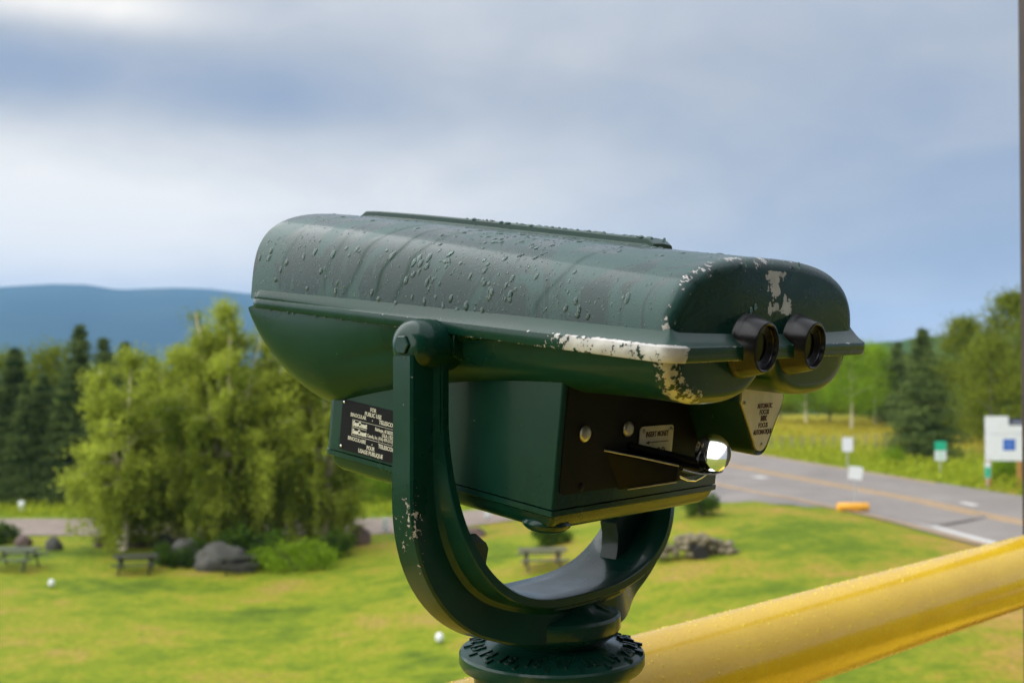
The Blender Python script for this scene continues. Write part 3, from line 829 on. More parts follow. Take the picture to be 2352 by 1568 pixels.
# flare where the two roads meet
mb = MB(); pl = [(x, y) for x, y in ((4, 56.6), (9.5, 54.5), (13.2, 51.5), (17.5, 46.0), (22, 50), (18, 62), (11, 72), (6, 62.8))]
cx_, cy_ = 13., 58.
rows = [[(lerp(cx_, x, t), lerp(cy_, y, t), float(gh(lerp(cx_, x, t), lerp(cy_, y, t))) + .046) for x, y in pl] for t in np.linspace(.02, 1, 12)]
mb.grid(rows, True, True); o = mb.build('road_junction', M['asphalt'], None, 60, fix=False); tag(o, kind='structure')
mb = MB(); strip(mb, main[4:], -.55, -.30, .058); strip(mb, main[4:], .05, .30, .058)
o = mb.build('road_center_line', M['line_yellow'], None, 0, fix=False); tag(o, kind='structure')
mb = MB(); strip(mb, main, -6.3, -6.05, .058); strip(mb, [p for p in main if p[1] > 60], 5.7, 5.95, .058)
o = mb.build('road_edge_line', M['line_yellow'], None, 0, fix=False); tag(o, kind='structure')
mb = MB()
def quadline(a, c_, w, mbx):
    d = Vector((c_[0]-a[0], c_[1]-a[1])); n = Vector((d.y, -d.x)).normalized()*w/2
    pts = [lerp(Vector(a), Vector(c_), t) for t in np.linspace(0, 1, 10)]
    mbx.grid([[(p.x + n.x, p.y + n.y, float(gh(p.x + n.x, p.y + n.y)) + .062), (p.x - n.x, p.y - n.y, float(gh(p.x - n.x, p.y - n.y)) + .062)] for p in pts])
quadline((X(2055, 49.0), 49.0), (X(2310, 41.5), 41.5), .62, mb)
quadline((X(1732, 66), 66), (X(1758, 65), 65), .7, mb); quadline((X(2205, 54.0), 54.0), (X(2240, 53), 53), .45, mb)
o = mb.build('road_marking', M['line_white'], None, 0, fix=False); tag(o, kind='structure')

# ================================================================== mountains and hill
m, nt, b = new_mat('distant_forest_cover'); co = coord(nt)
n1 = noise_(nt, .0012, 6, .65, co)
L(nt, ramp(nt, [(.35, (.010, .030, .022)), (.62, (.022, .05, .03)), (.72, (.09, .10, .05))], n1), b.inputs['Base Color']); b.inputs['Roughness'].default_value = .95; b.inputs['Specular IOR Level'].default_value = 0; M['far_forest'] = m
prof_px = [(-900, 700), (-500, 690), (-200, 672), (0, 661), (60, 657), (120, 654), (200, 655), (270, 667), (330, 664), (400, 662), (480, 664), (560, 674), (640, 680), (720, 676), (820, 690), (950, 705), (1100, 722), (1300, 750), (1500, 778), (1700, 800), (1900, 818), (2300, 826), (3000, 828)]
pa = [math.atan((p - 1176)/2500) for p, _ in prof_px]; pe = [(830 - e)/2500 for _, e in prof_px]
mb = MB(); rows = []
azs = np.linspace(-.66, .55, 150)
for r in (3300, 3700, 4200, 4700, 5200, 5600, 5900, 6200, 6800, 7600):
    row = []
    for a in azs:
        hpk = np.interp(a, pa, pe)*5900*math.cos(a) + 9
        k = ss(3200, 5900, r) if r <= 5900 else 1 - .35*ss(5900, 7600, r)
        z = -61 + (hpk + 61)*float(k)
        if r < 5900: z += 30*noise.noise(Vector((r*math.sin(a)*.0012, r*math.cos(a)*.0012, 1.3)))*float(k)*(1 - float(k))*4
        row.append((r*math.sin(a), r*math.cos(a), z))
    rows.append(row)
mb.grid(rows); o = mb.build('mountains', M['far_forest'], None, 60, fix=False); tag(o, kind='structure')
mb = MB(); rows = []
for r in (300, 360, 420, 480, 540, 620, 720):
    row = []
    for a in np.linspace(-.30, .62, 100):
        px = 1176 + 2500*math.tan(a)
        e = np.interp(px, (400, 900, 1300, 1700, 1900, 2050, 2200, 2400, 2900), (900, 850, 832, 822, 800, 782, 766, 760, 770))
        hpk = (830 - e)/2500*540*math.cos(a) + 9
        k = float(ss(280, 540, r)) if r <= 540 else 1 - .3*float(ss(540, 720, r))
        row.append((r*math.sin(a), r*math.cos(a), -60 + (hpk + 60)*k + 2.2*noise.noise(Vector((r*a*.09, r*.05, 0)))))
    rows.append(row)
M['hill'] = simple('wooded_hillside', (.035, .070, .022), .95, 0, .6, .09, .0, .05)
mb.grid(rows); o = mb.build('wooded_hill', M['hill'], None, 60, fix=False); tag(o, kind='structure')

# ================================================================== vegetation
def leaf_mat(name, dark, light, trans=.35):
    m, nt, b = new_mat(name)
    at = N(nt, 'ShaderNodeAttribute', attribute_name='tone')
    c = ramp(nt, [(0, dark), (1, light)], at.outputs['Fac'])
    nt.nodes.remove(b); out = nt.nodes['Material Output']
    d = N(nt, 'ShaderNodeBsdfDiffuse'); t = N(nt, 'ShaderNodeBsdfTranslucent'); mx = N(nt, 'ShaderNodeMixShader', i_0=trans)
    L(nt, c, d.inputs[0]); L(nt, c, t.inputs[0]); L(nt, d.outputs[0], mx.inputs[1]); L(nt, t.outputs[0], mx.inputs[2]); L(nt, mx.outputs[0], out.inputs[0])
    return m
M['birch_leaf'] = leaf_mat('birch_leaves', (.100, .145, .012), (.56, .62, .08), .42)
M['broad_leaf'] = leaf_mat('broadleaf_leaves', (.085, .12, .012), (.25, .29, .03))
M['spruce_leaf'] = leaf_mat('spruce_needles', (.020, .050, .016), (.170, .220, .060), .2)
M['bright_leaf'] = leaf_mat('fresh_green_leaves', (.11, .20, .010), (.30, .44, .025))
M['shrub_leaf'] = leaf_mat('shrub_leaves', (.028, .060, .010), (.095, .165, .018))
M['birch_bark'] = simple('pale_birch_bark', (.66, .57, .43), .7, 0, .35, 2.5)
M['dark_bark'] = simple('dark_bark', (.07, .055, .042), .85, 0, .35, 3)
M['grey_bark'] = simple('grey_bark', (.20, .175, .15), .85, 0, .35, 3)
def leaf_object(name, pts, tones, size, mat, parent, aspect=.6, droop=0.0, rng=None):
    rng = rng or nrng
    P = np.asarray(pts); n = len(P); sz = size*rng.uniform(.6, 1.3, n)
    d = rng.normal(size=(n, 3)); d[:, 2] -= droop; d /= np.linalg.norm(d, axis=1)[:, None]
    e = rng.normal(size=(n, 3)); e -= d*(e*d).sum(1)[:, None]; e /= np.linalg.norm(e, axis=1)[:, None]
    a = d*(sz/2)[:, None]; b_ = e*(sz*aspect/2)[:, None]
    V = np.empty((n, 4, 3)); V[:, 0] = P - a; V[:, 1] = P + b_; V[:, 2] = P + a; V[:, 3] = P - b_
    me = bpy.data.meshes.new(name); me.vertices.add(n*4); me.vertices.foreach_set('co', V.reshape(-1).astype(np.float32))
    me.loops.add(n*4); me.loops.foreach_set('vertex_index', np.arange(n*4, dtype=np.int32))
    me.polygons.add(n); me.polygons.foreach_set('loop_start', np.arange(0, n*4, 4, dtype=np.int32)); me.polygons.foreach_set('loop_total', np.full(n, 4, dtype=np.int32))
    me.update(calc_edges=True)
    at = me.attributes.new('tone', 'FLOAT', 'FACE'); at.data.foreach_set('value', np.clip(np.asarray(tones), 0, 1).astype(np.float32))
    return link(name, me, mat, parent, 0)
def crown_points(rng, H0, H1, rx, n_clump, per, shape, clump_r):
    pts, tn = [], []
    for k in range(n_clump):
        t = rng.random()**.85; z = lerp(H0, H1, t); rr = rx*shape(t)*math.sqrt(rng.uniform(.12, 1.0)); a = rng.uniform(0, 2*PI)
        c = np.array((rr*math.cos(a), rr*math.sin(a), z)); cr = clump_r*rng.uniform(.6, 1.4)
        p = c + rng.normal(size=(per, 3))*np.array((cr, cr, cr*.6)); pts.append(p)
        tn.append(np.clip(rng.normal(.5, .2) + rng.normal(0, .13, per), 0, 1))
    return np.concatenate(pts), np.concatenate(tn)
def broad_tree(name, seed, h, rx, leaf, bark, base=.25, nc=170, per=55, size=.24, trunk_r=.16, shape=None, cr=.62):
    rng = np.random.default_rng(seed); root = empty(name)
    shape = shape or (lambda t: math.sin(PI*min(1, .12 + .88*t)**.8)**.6 if t < .98 else .1)
    pts, tn = crown_points(rng, h*base, h*.985, rx, nc, per, shape, cr)
    leaf_object('crown', pts, tn, size, leaf, root, rng=rng)
    mb = MB(); mb.tube([(0, 0, -.3), (.05, 0, h*.3), (-.08, .06, h*.6), (.03, 0, h*.93)], [trunk_r, trunk_r*.8, trunk_r*.45, .03], 9)
    for k in range(9):
        z = h*rng.uniform(base, .8); a = rng.uniform(0, 2*PI); l = rx*rng.uniform(.5, .9)
        mb.tube([(0, 0, z), (l*.5*math.cos(a), l*.5*math.sin(a), z + l*.3), (l*math.cos(a), l*math.sin(a), z + l*.45)], [trunk_r*.35, trunk_r*.2, .02], 6)
    mb.build('trunk', bark, root, 60)
    return root
def spruce(name, seed, h, r, leaf, dens=1.0, low=.06):
    rng = np.random.default_rng(seed); root = empty(name); pts, tn = [], []
    z = h*low
    mb = MB(); mb.tube([(0, 0, -.3), (0, 0, h*.5), (0, 0, h*.99)], [.17, .10, .015], 8)
    while z < h*.985:
        t = z/h; L_ = r*(1 - t)**.85*rng.uniform(.8, 1.12) + .12
        nb = int(7*dens + 3)
        tw = rng.normal(.45, .16)
        for k in range(nb):
            a = rng.uniform(0, 2*PI); l = L_*rng.uniform(.7, 1.15); m_ = int(34*l/r*3) + 12
            s = rng.random(m_)**.75*l
            x = s*math.cos(a); y = s*math.sin(a)
            zz = z - .30*s + .10*s*s/max(l, .3) + rng.normal(0, .07, m_) - np.abs(rng.normal(0, .10, m_))
            sp = .10 + .16*s
            pts.append(np.c_[x + rng.normal(0, 1, m_)*sp, y + rng.normal(0, 1, m_)*sp, zz])
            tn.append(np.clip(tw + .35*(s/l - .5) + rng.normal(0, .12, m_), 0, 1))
        z += h*.026*rng.uniform(.8, 1.3)
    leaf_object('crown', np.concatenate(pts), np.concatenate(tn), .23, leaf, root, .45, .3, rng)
    mb.build('trunk', M['dark_bark'], root, 60)
    return root
def weeping_birch(name, seed, h, rx, stems, leaf=None):
    """several pale leaning stems from one base, leaf clumps high up and hanging curtains below"""
    rng = np.random.default_rng(seed); root = empty(name); pts, tn = [], []
    mb = MB()
    for (dx, dy, hh, w) in stems:
        P = [Vector((dx*.03*t, dy*.03*t, 0)) for t in (0,)]
        path = []
        for t in np.linspace(0, 1, 9):
            path.append(Vector((dx*t**1.15 + .12*math.sin(5*t + dx), dy*t + .1*math.sin(4*t + dy), hh*t - .3*(t == 0))))
        mb.tube(path, [w*(1 - .9*t) + .012 for t in np.linspace(0, 1, 9)], 9)
        nb = int(hh*3.6)
        for k in range(nb):
            t = rng.uniform(.12, 1.0)
            q = t*8; i = min(7, int(q)); c = lerp(path[i], path[i+1], q - i)
            a = rng.uniform(0, 2*PI); l = rx*(.28 + .55*math.sin(PI*min(1, t*.92 + .05)))*rng.uniform(.35, 1.0)*(1 - .45*max(0, t - .6)/.4)
            tip = c + Vector((l*math.cos(a), l*math.sin(a), l*rng.uniform(.15, .5)))
            mb.tube([c, lerp(c, tip, .5) + Vector((0, 0, .12*l)), tip], [w*.22*(1.1 - t) + .012, .018, .007], 5)
            tone = rng.normal(.5, .2)
            for j in range(int(4 + 3*l)):
                f = rng.uniform(.42, 1.1); s = lerp(c, tip, f)
                m_ = 36
                p = np.array(s) + rng.normal(size=(m_, 3))*np.array((.34, .34, .24)); pts.append(p); tn.append(tone + rng.normal(0, .14, m_))
                hang = rng.uniform(.6, 3.4)*(1.15 - .75*t)
                m2 = int(22*hang) + 4; u = rng.random(m2)
                p = np.c_[s.x + rng.normal(0, .12, m2), s.y + rng.normal(0, .12, m2), s.z - u*hang]
                pts.append(p); tn.append(tone - .10 + rng.normal(0, .14, m2))
    P = np.concatenate(pts); Tn = np.concatenate(tn)
    k = P[:, 2] > .25
    for (dx, dy, hh, w) in stems:                # stretches where the pale stem shows between the leaf clumps
        for t0 in ((.40, .50), (.62, .74)) if dx < 1.8 else ((.44, .52),):
            t0 = (t0[0] + rng.uniform(-.05, .05), t0[1] + rng.uniform(-.04, .05))
            t = np.clip(P[:, 2]/hh, 0, 1); xs = dx*t**1.15 + .12*np.sin(5*t + dx); ys = dy*t
            k &= ~((t > t0[0]) & (t < t0[1]) & (np.abs(P[:, 0] - xs) < .19) & (P[:, 1] < ys + .15))
    P, Tn = P[k], Tn[k]
    leaf_object('crown', P, Tn, .17, leaf or M['birch_leaf'], root, .55, .4, rng)
    mb.build('trunk', M['birch_bark'], root, 60)
    return root
def shrub(name, seed, rx, ry, h, leaf, n=26, per=70, size=.12):
    rng = np.random.default_rng(seed); root = empty(name); pts, tn = [], []
    for k in range(n):
        a = rng.uniform(0, 2*PI); rr = math.sqrt(rng.random()); z = h*rng.uniform(.15, .9)*math.sqrt(max(.05, 1 - rr*rr*.8))
        c = np.array((rx*rr*math.cos(a)*.85, ry*rr*math.sin(a)*.85, z))
        pts.append(c + rng.normal(size=(per, 3))*np.array((rx*.15, ry*.15, h*.13))); tn.append(rng.normal(.5, .2) + rng.normal(0, .15, per))
    P = np.concatenate(pts); P[:, 2] = np.abs(P[:, 2])
    leaf_object('foliage', P, np.concatenate(tn), size, leaf, root, .6, 0, rng)
    mb = MB()
    for k in range(6):
        a = k*PI/3; mb.tube([(0, 0, -.1), (rx*.3*math.cos(a), ry*.3*math.sin(a), h*.4), (rx*.55*math.cos(a), ry*.55*math.sin(a), h*.75)], [.035, .025, .01], 5)
    mb.build('stem', M['dark_bark'], root, 60)
    return root
def foot(px, py):                       # distance at which the ground meets this row, walking away from the camera
    lo, hi = 20., 130.
    for _ in range(40):
        m_ = (lo + hi)/2
        if 830 + (CAMZ - float(gh(X(px, m_), m_)))*2500/m_ > py: lo = m_
        else: hi = m_
    return round(lo, 2)
def at(px, d, dz=0): x = X(px, d); return (x, d, float(gh(x, d)) + dz)
def put(o, px, d, label, cat, group, rz=0., s=1.0):
    o.location = at(px, d); o.rotation_euler = (0, 0, rz); o.scale = (s, s, s); tag(o, label, cat, group); return o


# weeping birches round the boulder
b1 = weeping_birch('birch_tree', 21, 12.2, 4.2, [(-1.7, .3, 12.6, .19), (.45, -.4, 12.9, .20), (1.7, .5, 11.4, .16), (-.5, .9, 11.6, .15), (2.9, -.2, 9.6, .13)])
put(b1, 520, 52.6, 'tall yellow green birch with pale leaning stems directly over the grey boulder', 'birch', 'weeping birches on the lawn', 0., .91)
b2 = weeping_birch('birch_tree', 22, 8.6, 3.3, [(-1.2, .3, 8.6, .13), (.6, -.3, 9.3, .14), (-.2, .4, 7.2, .11)])
put(b2, 285, 52.4, 'lower olive green weeping birch left of the tall birch, its curtains hanging over the road', 'birch', 'weeping birches on the lawn')
b3 = weeping_birch('birch_tree', 23, 9.2, 3.2, [(.3, .2, 10.2, .15), (1.3, -.3, 8.4, .12), (-.9, .2, 9.2, .12)])
put(b3, 740, 53.6, 'weeping birch behind the front end of the binoculars, hanging over the bright green bush', 'birch', 'weeping birches on the lawn')

b4 = weeping_birch('birch_tree', 24, 8.4, 3.6, [(-.8, .4, 8.8, .13), (.9, .2, 9.6, .14), (1.9, .3, 7.4, .10)])
put(b4, 400, 55.5, 'birch filling the gap between the lower left birch and the tall one', 'birch', 'weeping birches on the lawn')
b5 = weeping_birch('birch_tree', 25, 7.4, 3.2, [(-.6, .3, 8.2, .12), (.8, .2, 7.6, .11)])
put(b5, 640, 53.8, 'low drooping birch between the tall birch and the front of the binoculars', 'birch', 'weeping birches on the lawn')
# spruces behind the left road
s1 = spruce('spruce_tree', 31, 11.6, 3.3, M['spruce_leaf'], 1.35)
s2 = spruce('spruce_tree', 32, 10.4, 3.0, M['spruce_leaf'], 1.35)
G = 'dark spruces behind the left road'
put(s1, 182, 72, 'tallest dark pointed spruce on the left, standing out against the blue mountain', 'spruce', G)
put(s2, 34, 73, 'narrow dark spruce beside the left frame edge', 'spruce', G, 1, .98)
for px, d, proto, rz, s, lab in ((100, 70.5, s2, 2, .80, 'short dense spruce filling the gap between the edge spruce and the tallest one'), (238, 76, s1, 1.2, .93, 'slim spruce close behind the right shoulder of the tallest spruce'),
                              (288, 80, s2, 2.4, 1.03, 'rounded dark spruce tip in the notch left of the tall birch'), (-40, 71, s1, .6, .90, 'spruce cut by the left frame edge'), (150, 69.5, s2, 4.2, .74, 'low dark spruce at the foot of the tallest spruce'),
                              (345, 74, s1, 5.1, .82, 'spruce half hidden behind the lower weeping birch'), (60, 69.5, s1, 3.3, .66, 'small dark spruce at the verge near the left frame edge'), (225, 69.5, s2, .2, .72, 'small spruce in front of the slim one, behind the hanging birch curtain'), (410, 78, s2, 1.9, .75, 'spruce behind the gap between the two left birches'), (5, 70, s2, 5.5, .55, 'low spruce by the road at the left frame edge')):
    o = dup(proto, at(px, d), rz, s); tag(o, lab, 'spruce', G)
# broadleaf trees between them
t1 = broad_tree('broadleaf_tree', 41, 10.2, 3.0, M['broad_leaf'], M['grey_bark'], .12, 190, 55)
G = 'broadleaf trees beyond the roads'
put(t1, 120, 78, 'olive green leafy tree between the two spruces on the left', 'tree', G, 0, .98)
t2 = broad_tree('broadleaf_tree', 42, 9.0, 3.0, M['bright_leaf'], M['birch_bark'], .22, 170, 55)
put(t2, 1955, 112, 'bright lime green tree with white stems at the far edge of the yellow field', 'tree', G, 0, 1.0)
t3 = broad_tree('broadleaf_tree', 43, 12.4, 3.4, M['broad_leaf'], M['grey_bark'], .10, 260, 60, .26, .18)
put(t3, 2330, 88, 'tallest leafy tree at the right edge, above the white billboard', 'tree', G, 0, 1.0)
for px, d, proto, rz, s, lab in ((20, 84, t1, 1.3, .95, 'leafy tree top peeping out left of the edge spruce'), (262, 84, t1, 2.6, .88, 'leafy tree behind the slim spruce on the left'), (360, 86, t1, 4., .82, 'leafy tree in the notch beside the tall birch'), (450, 90, t1, 5., .8, 'leafy tree hidden behind the stems of the tall birch'),
                                 (640, 92, t1, .4, .8, 'leafy tree behind the right side of the tall birch'), (860, 96, t1, 3.1, .8, 'leafy tree seen past the lower front of the coin box'), (700, 78, t2, 2., .72, 'fresh green tree behind the birch near the binoculars'),
                                 (1850, 122, t2, 1.1, .95, 'light green tree just right of the triangular plate'), (1905, 126, t1, 2.2, .92, 'mid green tree between the triangular plate and the lime green tree'), (2010, 120, t2, 3.4, .98, 'pale stemmed bright tree close left of the dark spruce by the field'),
                                 (1790, 128, t1, 4.4, .82, 'tree whose crown meets the triangular plate'), (2215, 96, t3, 1.7, .86, 'rounded leafy tree between the field spruce and the tallest right tree'), (2275, 84, t1, 2.9, .86, 'leafy tree right behind the white billboard'), (2400, 80, t3, 4.1, .9, 'leafy tree cut by the right frame edge'), (1740, 130, t2, 5.3, .8, 'tree glimpsed behind the focus housing')):
    o = dup(proto, at(px, d), rz, s); tag(o, lab, 'tree', G)
s3 = spruce('spruce_tree', 33, 9.7, 3.0, M['spruce_leaf'], 1.25, .10)
G = 'spruces beside the yellow field'
put(s3, 2118, 77, 'broad dark spruce with skirted branches beside the yellow field', 'spruce', G)
for px, d, rz, s, lab in ((2062, 118, 2, .98, 'spruce tip just left behind the broad field spruce'), (2165, 100, 4, .8, 'spruce close behind the right flank of the broad field spruce'), (1995, 135, 1, .92, 'distant spruce behind the lime green tree')):
    o = dup(s3, at(px, d), rz, s); tag(o, lab, 'spruce', G)

# bushes
G = 'bushes on the lawn and banks'
put(shrub('bush', 51, 1.9, 1.3, 1.35, M['bright_leaf'], 44, 90, .13), 682, foot(682, 1305), 'bright green bush under the birch, right of the boulder', 'bush', G)
put(shrub('bush', 52, 1.0, .8, 1.35, M['shrub_leaf'], 26, 80, .12), 1612, foot(1612, 1182), 'round green bush on the bank below the coin box right end', 'bush', G)
k3 = put(shrub('bush', 53, .95, .7, 1.0, M['shrub_leaf'], 24, 80, .12), 1262, foot(1262, 1250), 'small green bush framed by the yoke under the coin box', 'bush', G)
for px, d, rz, s, lab in ((2, 53.5, 1, 1.1, 'dark bush at the left frame edge beside the pale table'), (620, 49.8, 2, 1.5, 'dark leafy bush behind the bright one under the birch'), (770, 51, 3, 1.2, 'dark bush between the bright green bush and the reddish rock'), (555, 50.4, .3, 1.6, 'dark shrub added for the shade right behind the boulder'), (455, 49.6, 4.3, 1.2, 'dark shrub added for the shade between the boulder and the rounded rock'), (385, 49.2, 5.2, 1.0, 'dark low shrub added for the shade beside the picnic table')):  # last three are added to stand for the dark shade round the boulder
    o = dup(k3, at(px, d), rz, s); tag(o, lab, 'bush', G)
k4 = put(shrub('bush', 54, 2.6, 1.6, 3.2, M['bright_leaf'], 60, 90, .17), 850, 70, 'tall fresh green bush beyond the road, below the front of the coin box', 'bush', 'bushes beyond the road')
for px, d, rz, s, lab in ((930, 72, 2, .8, 'fresh green bush beyond the road, hidden partly by the yoke arm'), (780, 71, 1, .75, 'green bush beyond the road under the birch curtains'), (1000, 74, 4, .7, 'bush beyond the road just right of the yoke arm')):
    o = dup(k4, at(px, d), rz, s); tag(o, lab, 'bush', 'bushes beyond the road')
for px, d, rz, s, lab in ((2305, 63.5, 1, .62, 'dark bush behind the billboard legs'), (2050, 73.5, 3, .42, 'low leafy clump in the verge behind the white square sign')):
    o = dup(k4, at(px, d), rz, s); tag(o, lab, 'bush', 'bushes beyond the road')

# verge weeds and field grass (too many to count)
rng = np.random.default_rng(77); pts, tn = [], []
for k in range(16000):
    y = rng.uniform(56, 118); off = 6.6 + abs(rng.normal(0, 7)); x = float(roadx(y)) + off
    if x > 75: continue
    pts.append((x, y, float(gh(x, y)) + rng.uniform(.05, .6)*min(1, (off - 6.2)/3))); tn.append(rng.normal(.55, .2))
for k in range(9000):
    x = rng.uniform(-75, 4); y = 63 + abs(rng.normal(0, 3.5)); pts.append((x, y, float(gh(x, y)) + rng.uniform(.05, .5))); tn.append(rng.normal(.55, .2))
M['verge_leaf'] = leaf_mat('verge_weeds', (.15, .20, .010), (.42, .46, .04))
o = leaf_object('tall_grass', pts, tn, .36, M['verge_leaf'], None, .3, 0, rng); tag(o, kind='stuff')
pts, tn = [], []
for k in range(12000):
    x = rng.uniform(14, 70); y = rng.uniform(88, 126)
    pts.append((x, y, float(gh(x, y)) + rng.uniform(.05, .6))); tn.append(rng.normal(.5, .25))
M['straw_leaf'] = leaf_mat('straw_grass', (.26, .22, .02), (.46, .37, .05))
o = leaf_object('field_grass', pts, tn, .42, M['straw_leaf'], None, .25, 0, rng); tag(o, kind='stuff')

# woodland closing the view far beyond the junction (reads as one mass)
rng = np.random.default_rng(91); pts, tn = [], []
for k in range(230):
    x = rng.uniform(-75, 62); y = rng.uniform(140, 182); h_ = rng.uniform(5, 8.5); z0 = float(gh(x, y)); t_ = rng.normal(.45, .2)
    n_l = 75; u = rng.random(n_l)
    rr = 2.1*np.sin(np.pi*np.clip(.12 + .86*u, 0, 1))**.7
    a = rng.uniform(0, 2*PI, n_l)
    pts.append(np.c_[x + rr*np.cos(a)*rng.random(n_l)**.5, y + rr*np.sin(a)*rng.random(n_l)**.5, z0 + .4 + h_*u]); tn.append(t_ + rng.normal(0, .15, n_l))
o = leaf_object('distant_woodland', np.concatenate(pts), np.concatenate(tn), .75, M['broad_leaf'], None, .7, 0, rng); tag(o, kind='stuff')

# ================================================================== stones
M['rock'] = simple('shade_dark_grey_rock', (.068, .065, .054), .9, 0, .35, 2.2, .02)  # stone tone lowered: the birches' shade is put into this colour
M['rock_red'] = simple('reddish_rock', (.12, .080, .068), .9, 0, .35, 3, .02)
def rock(px, d, rx, ry, rz_, mat, seed, label):
    mb = MB(); n, mm = 18, 12; rows = []
    for i in range(mm + 1):
        a = PI*i/mm; row = []
        for k in range(n):
            bb = 2*PI*k/n; v = Vector((math.sin(a)*math.cos(bb), math.sin(a)*math.sin(bb), math.cos(a)))
            f = 1 + .32*noise.noise(v*1.3 + Vector((seed, 0, 0))) + .13*noise.noise(v*3.1 + Vector((0, seed, 0)))
            row.append((v.x*rx*f, v.y*ry*f, v.z*rz_*f + rz_*.45))
        rows.append(row)
    mb.grid(rows, True); o = mb.build('rock', mat, None, 40); o.location = at(px, d)
    tag(o, label, 'rock', 'rocks on the lawn')
rock(505, foot(505, 1303), 1.15, .8, .78, M['rock'], 1.1, 'big pale grey boulder under the tall birch')
rock(425, foot(425, 1292), .75, .6, .85, M['rock'], 2.3, 'dark rounded rock leaning left of the big boulder')
rock(560, foot(560, 1308), .7, .5, .42, M['rock'], 3.9, 'low flat stone between the boulder and the bright bush')
rock(57, foot(57, 1252), .38, .32, .36, M['rock_red'], 4.2, 'small reddish stone at the road edge, leftmost of the row')
rock(126, foot(126, 1260), .40, .34, .40, M['rock'], 5.7, 'small grey stone on the grass, second in the row from the left edge')
rock(236, foot(236, 1252), .34, .3, .34, M['rock_red'], 6.6, 'small pinkish stone half hidden by a hanging birch curtain')
rock(303, foot(303, 1250), .75, .45, .36, M['rock_red'], 7.4, 'wide dark red stone above the dark picnic table')
rock(828, foot(828, 1246), .52, .42, .62, M['rock_red'], 8.8, 'dark reddish upright rock right of the bright green bush')
rock(1087, foot(1087, 1232), .62, .45, .36, M['rock_red'], 9.5, 'pinkish rock on the bank beside the yoke travel stop')
rock(378, foot(378, 1250), .6, .4, .35, M['rock'], 10.3, 'dark stone in the shade between the picnic table and the boulder')
# low drystone culvert
cul = empty('stone_culvert', at(1600, foot(1600, 1276))); tag(cul, 'low grey brown drystone culvert with a dark round opening right of the yoke', 'culvert')
mb = MB(); rng = np.random.default_rng(5)
for k in range(90):
    x = rng.uniform(-1.45, 1.45); z = rng.uniform(.08, .72)*(1 - .35*abs(x/1.45)**2)
    if abs(x - .05) < .3 and z < .38: continue
    mb.sphere((x, rng.uniform(-.25, .45), z), rng.uniform(.12, .24), rng.uniform(.15, .25), rng.uniform(.08, .15), 8, 6)
mb.build('stonework', simple('mossy_fieldstone', (.155, .13, .075), .95, 0, .5, 4, .01), cul, 50)
mb = MB(); mb.tube([(.05, -.50, .2), (.05, .6, .2)], .28, 20); mb.build('dark_opening', simple('black_opening_shade', (.012, .011, .011), .6, 0, .2, 8), cul, 40)  # capped black tube: the shade inside the opening put into its colour

# picnic tables
M['weathered_wood'] = simple('weathered_mossy_wood', (.085, .080, .045), .9, 0, .4, 5, .004)
M['dark_wood'] = simple('shade_dark_wood', (.026, .028, .014), .9, 0, .4, 5, .004)  # wood darkened so its colour carries the shade over the two tables
M['grey_wood'] = simple('grey_green_wood', (.060, .072, .042), .9, 0, .35, 5, .004)
def picnic(mat, px, d, rz, label, s=1.0):
    root = empty('picnic_table')
    mb = MB()
    for k in range(5): mb.box(-.92, .92, -.375 + k*.152, -.375 + k*.152 + .14, .70, .745)
    mb.build('table_top', mat, root, 30)
    for sy in (-1, 1):
        mb = MB()
        for k in range(2): mb.box(-.92, .92, sy*.72 - .14 + k*.145, sy*.72 - .005 + k*.145, .42, .46)
        mb.build('bench_seat', mat, root, 30)
    for sx in (-1, 1):
        mb = MB()
        for sy in (-1, 1): mb.tube([(sx*.62, sy*.62, 0), (sx*.62, sy*.22, .70)], .05, 4)
        mb.box(sx*.62 - .02, sx*.62 + .02, -.82, .82, .36, .42); mb.box(sx*.62 - .02, sx*.62 + .02, -.34, .34, .64, .70)
        mb.build('trestle', mat, root, 30)
    root.location = at(px, d); root.rotation_euler = (0, 0, rz); root.scale = (s, s, s)
    tag(root, label, 'picnic table', 'picnic tables on the lawn')
picnic(M['weathered_wood'], 1246, foot(1246, 1303), .1, 'mossy wooden picnic table framed by the yoke')
picnic(M['dark_wood'], 315, foot(315, 1312), .2, 'dark wooden picnic table in the shade left of the boulder')
picnic(M['grey_wood'], 38, foot(38, 1303), -.05, 'grey green picnic table cut by the left frame edge', 1.15)
picnic(M['dark_wood'], 548, foot(548, 1312), .4, 'dark picnic table in front of the boulder beside the bright bush', .9)

# small white globes on the lawn, white marker posts along the road
M['white'] = simple('white_paint', (.72, .74, .74), .5, 0, .08, 6)
for px, d, lab in ((122, foot(122, 1346), 'small white globe marker on the lawn at the left, below the stones'), (1010, foot(1010, 1473), 'small white globe marker on the lawn beside the yoke foot')):
    g_ = empty('lawn_marker', at(px, d)); tag(g_, lab, 'marker', 'white globe markers')
    mb = MB(); mb.sphere((0, 0, .17), .125, .125, .155, 16, 10); mb.build('globe', M['white'], g_, 60)
    mb = MB(); mb.tube([(0, 0, -.05), (0, 0, .08)], .03, 8); mb.build('stake', M['dark_wood'], g_, 60)
for px, d, lab in ((886, 57.2, 'white roadside marker post left of the yoke arm'), (1120, 58.5, 'white roadside marker post between yoke arm and coin box'), (735, 57.0, 'white roadside marker post under the birch curtain'), (52, 65, 'white marker post in the verge at far left')):
    g_ = empty('marker_post', at(px, d)); tag(g_, lab, 'marker post', 'white roadside marker posts')
    mb = MB(); mb.box(-.17, .17, -.05, .05, .08, .72); mb.build('marker_panel', M['white'], g_, 30, .02)
    mb = MB(); mb.tube([(0, 0, -.1), (0, 0, .1)], .05, 8); mb.build('stake', M['dark_wood'], g_, 60)

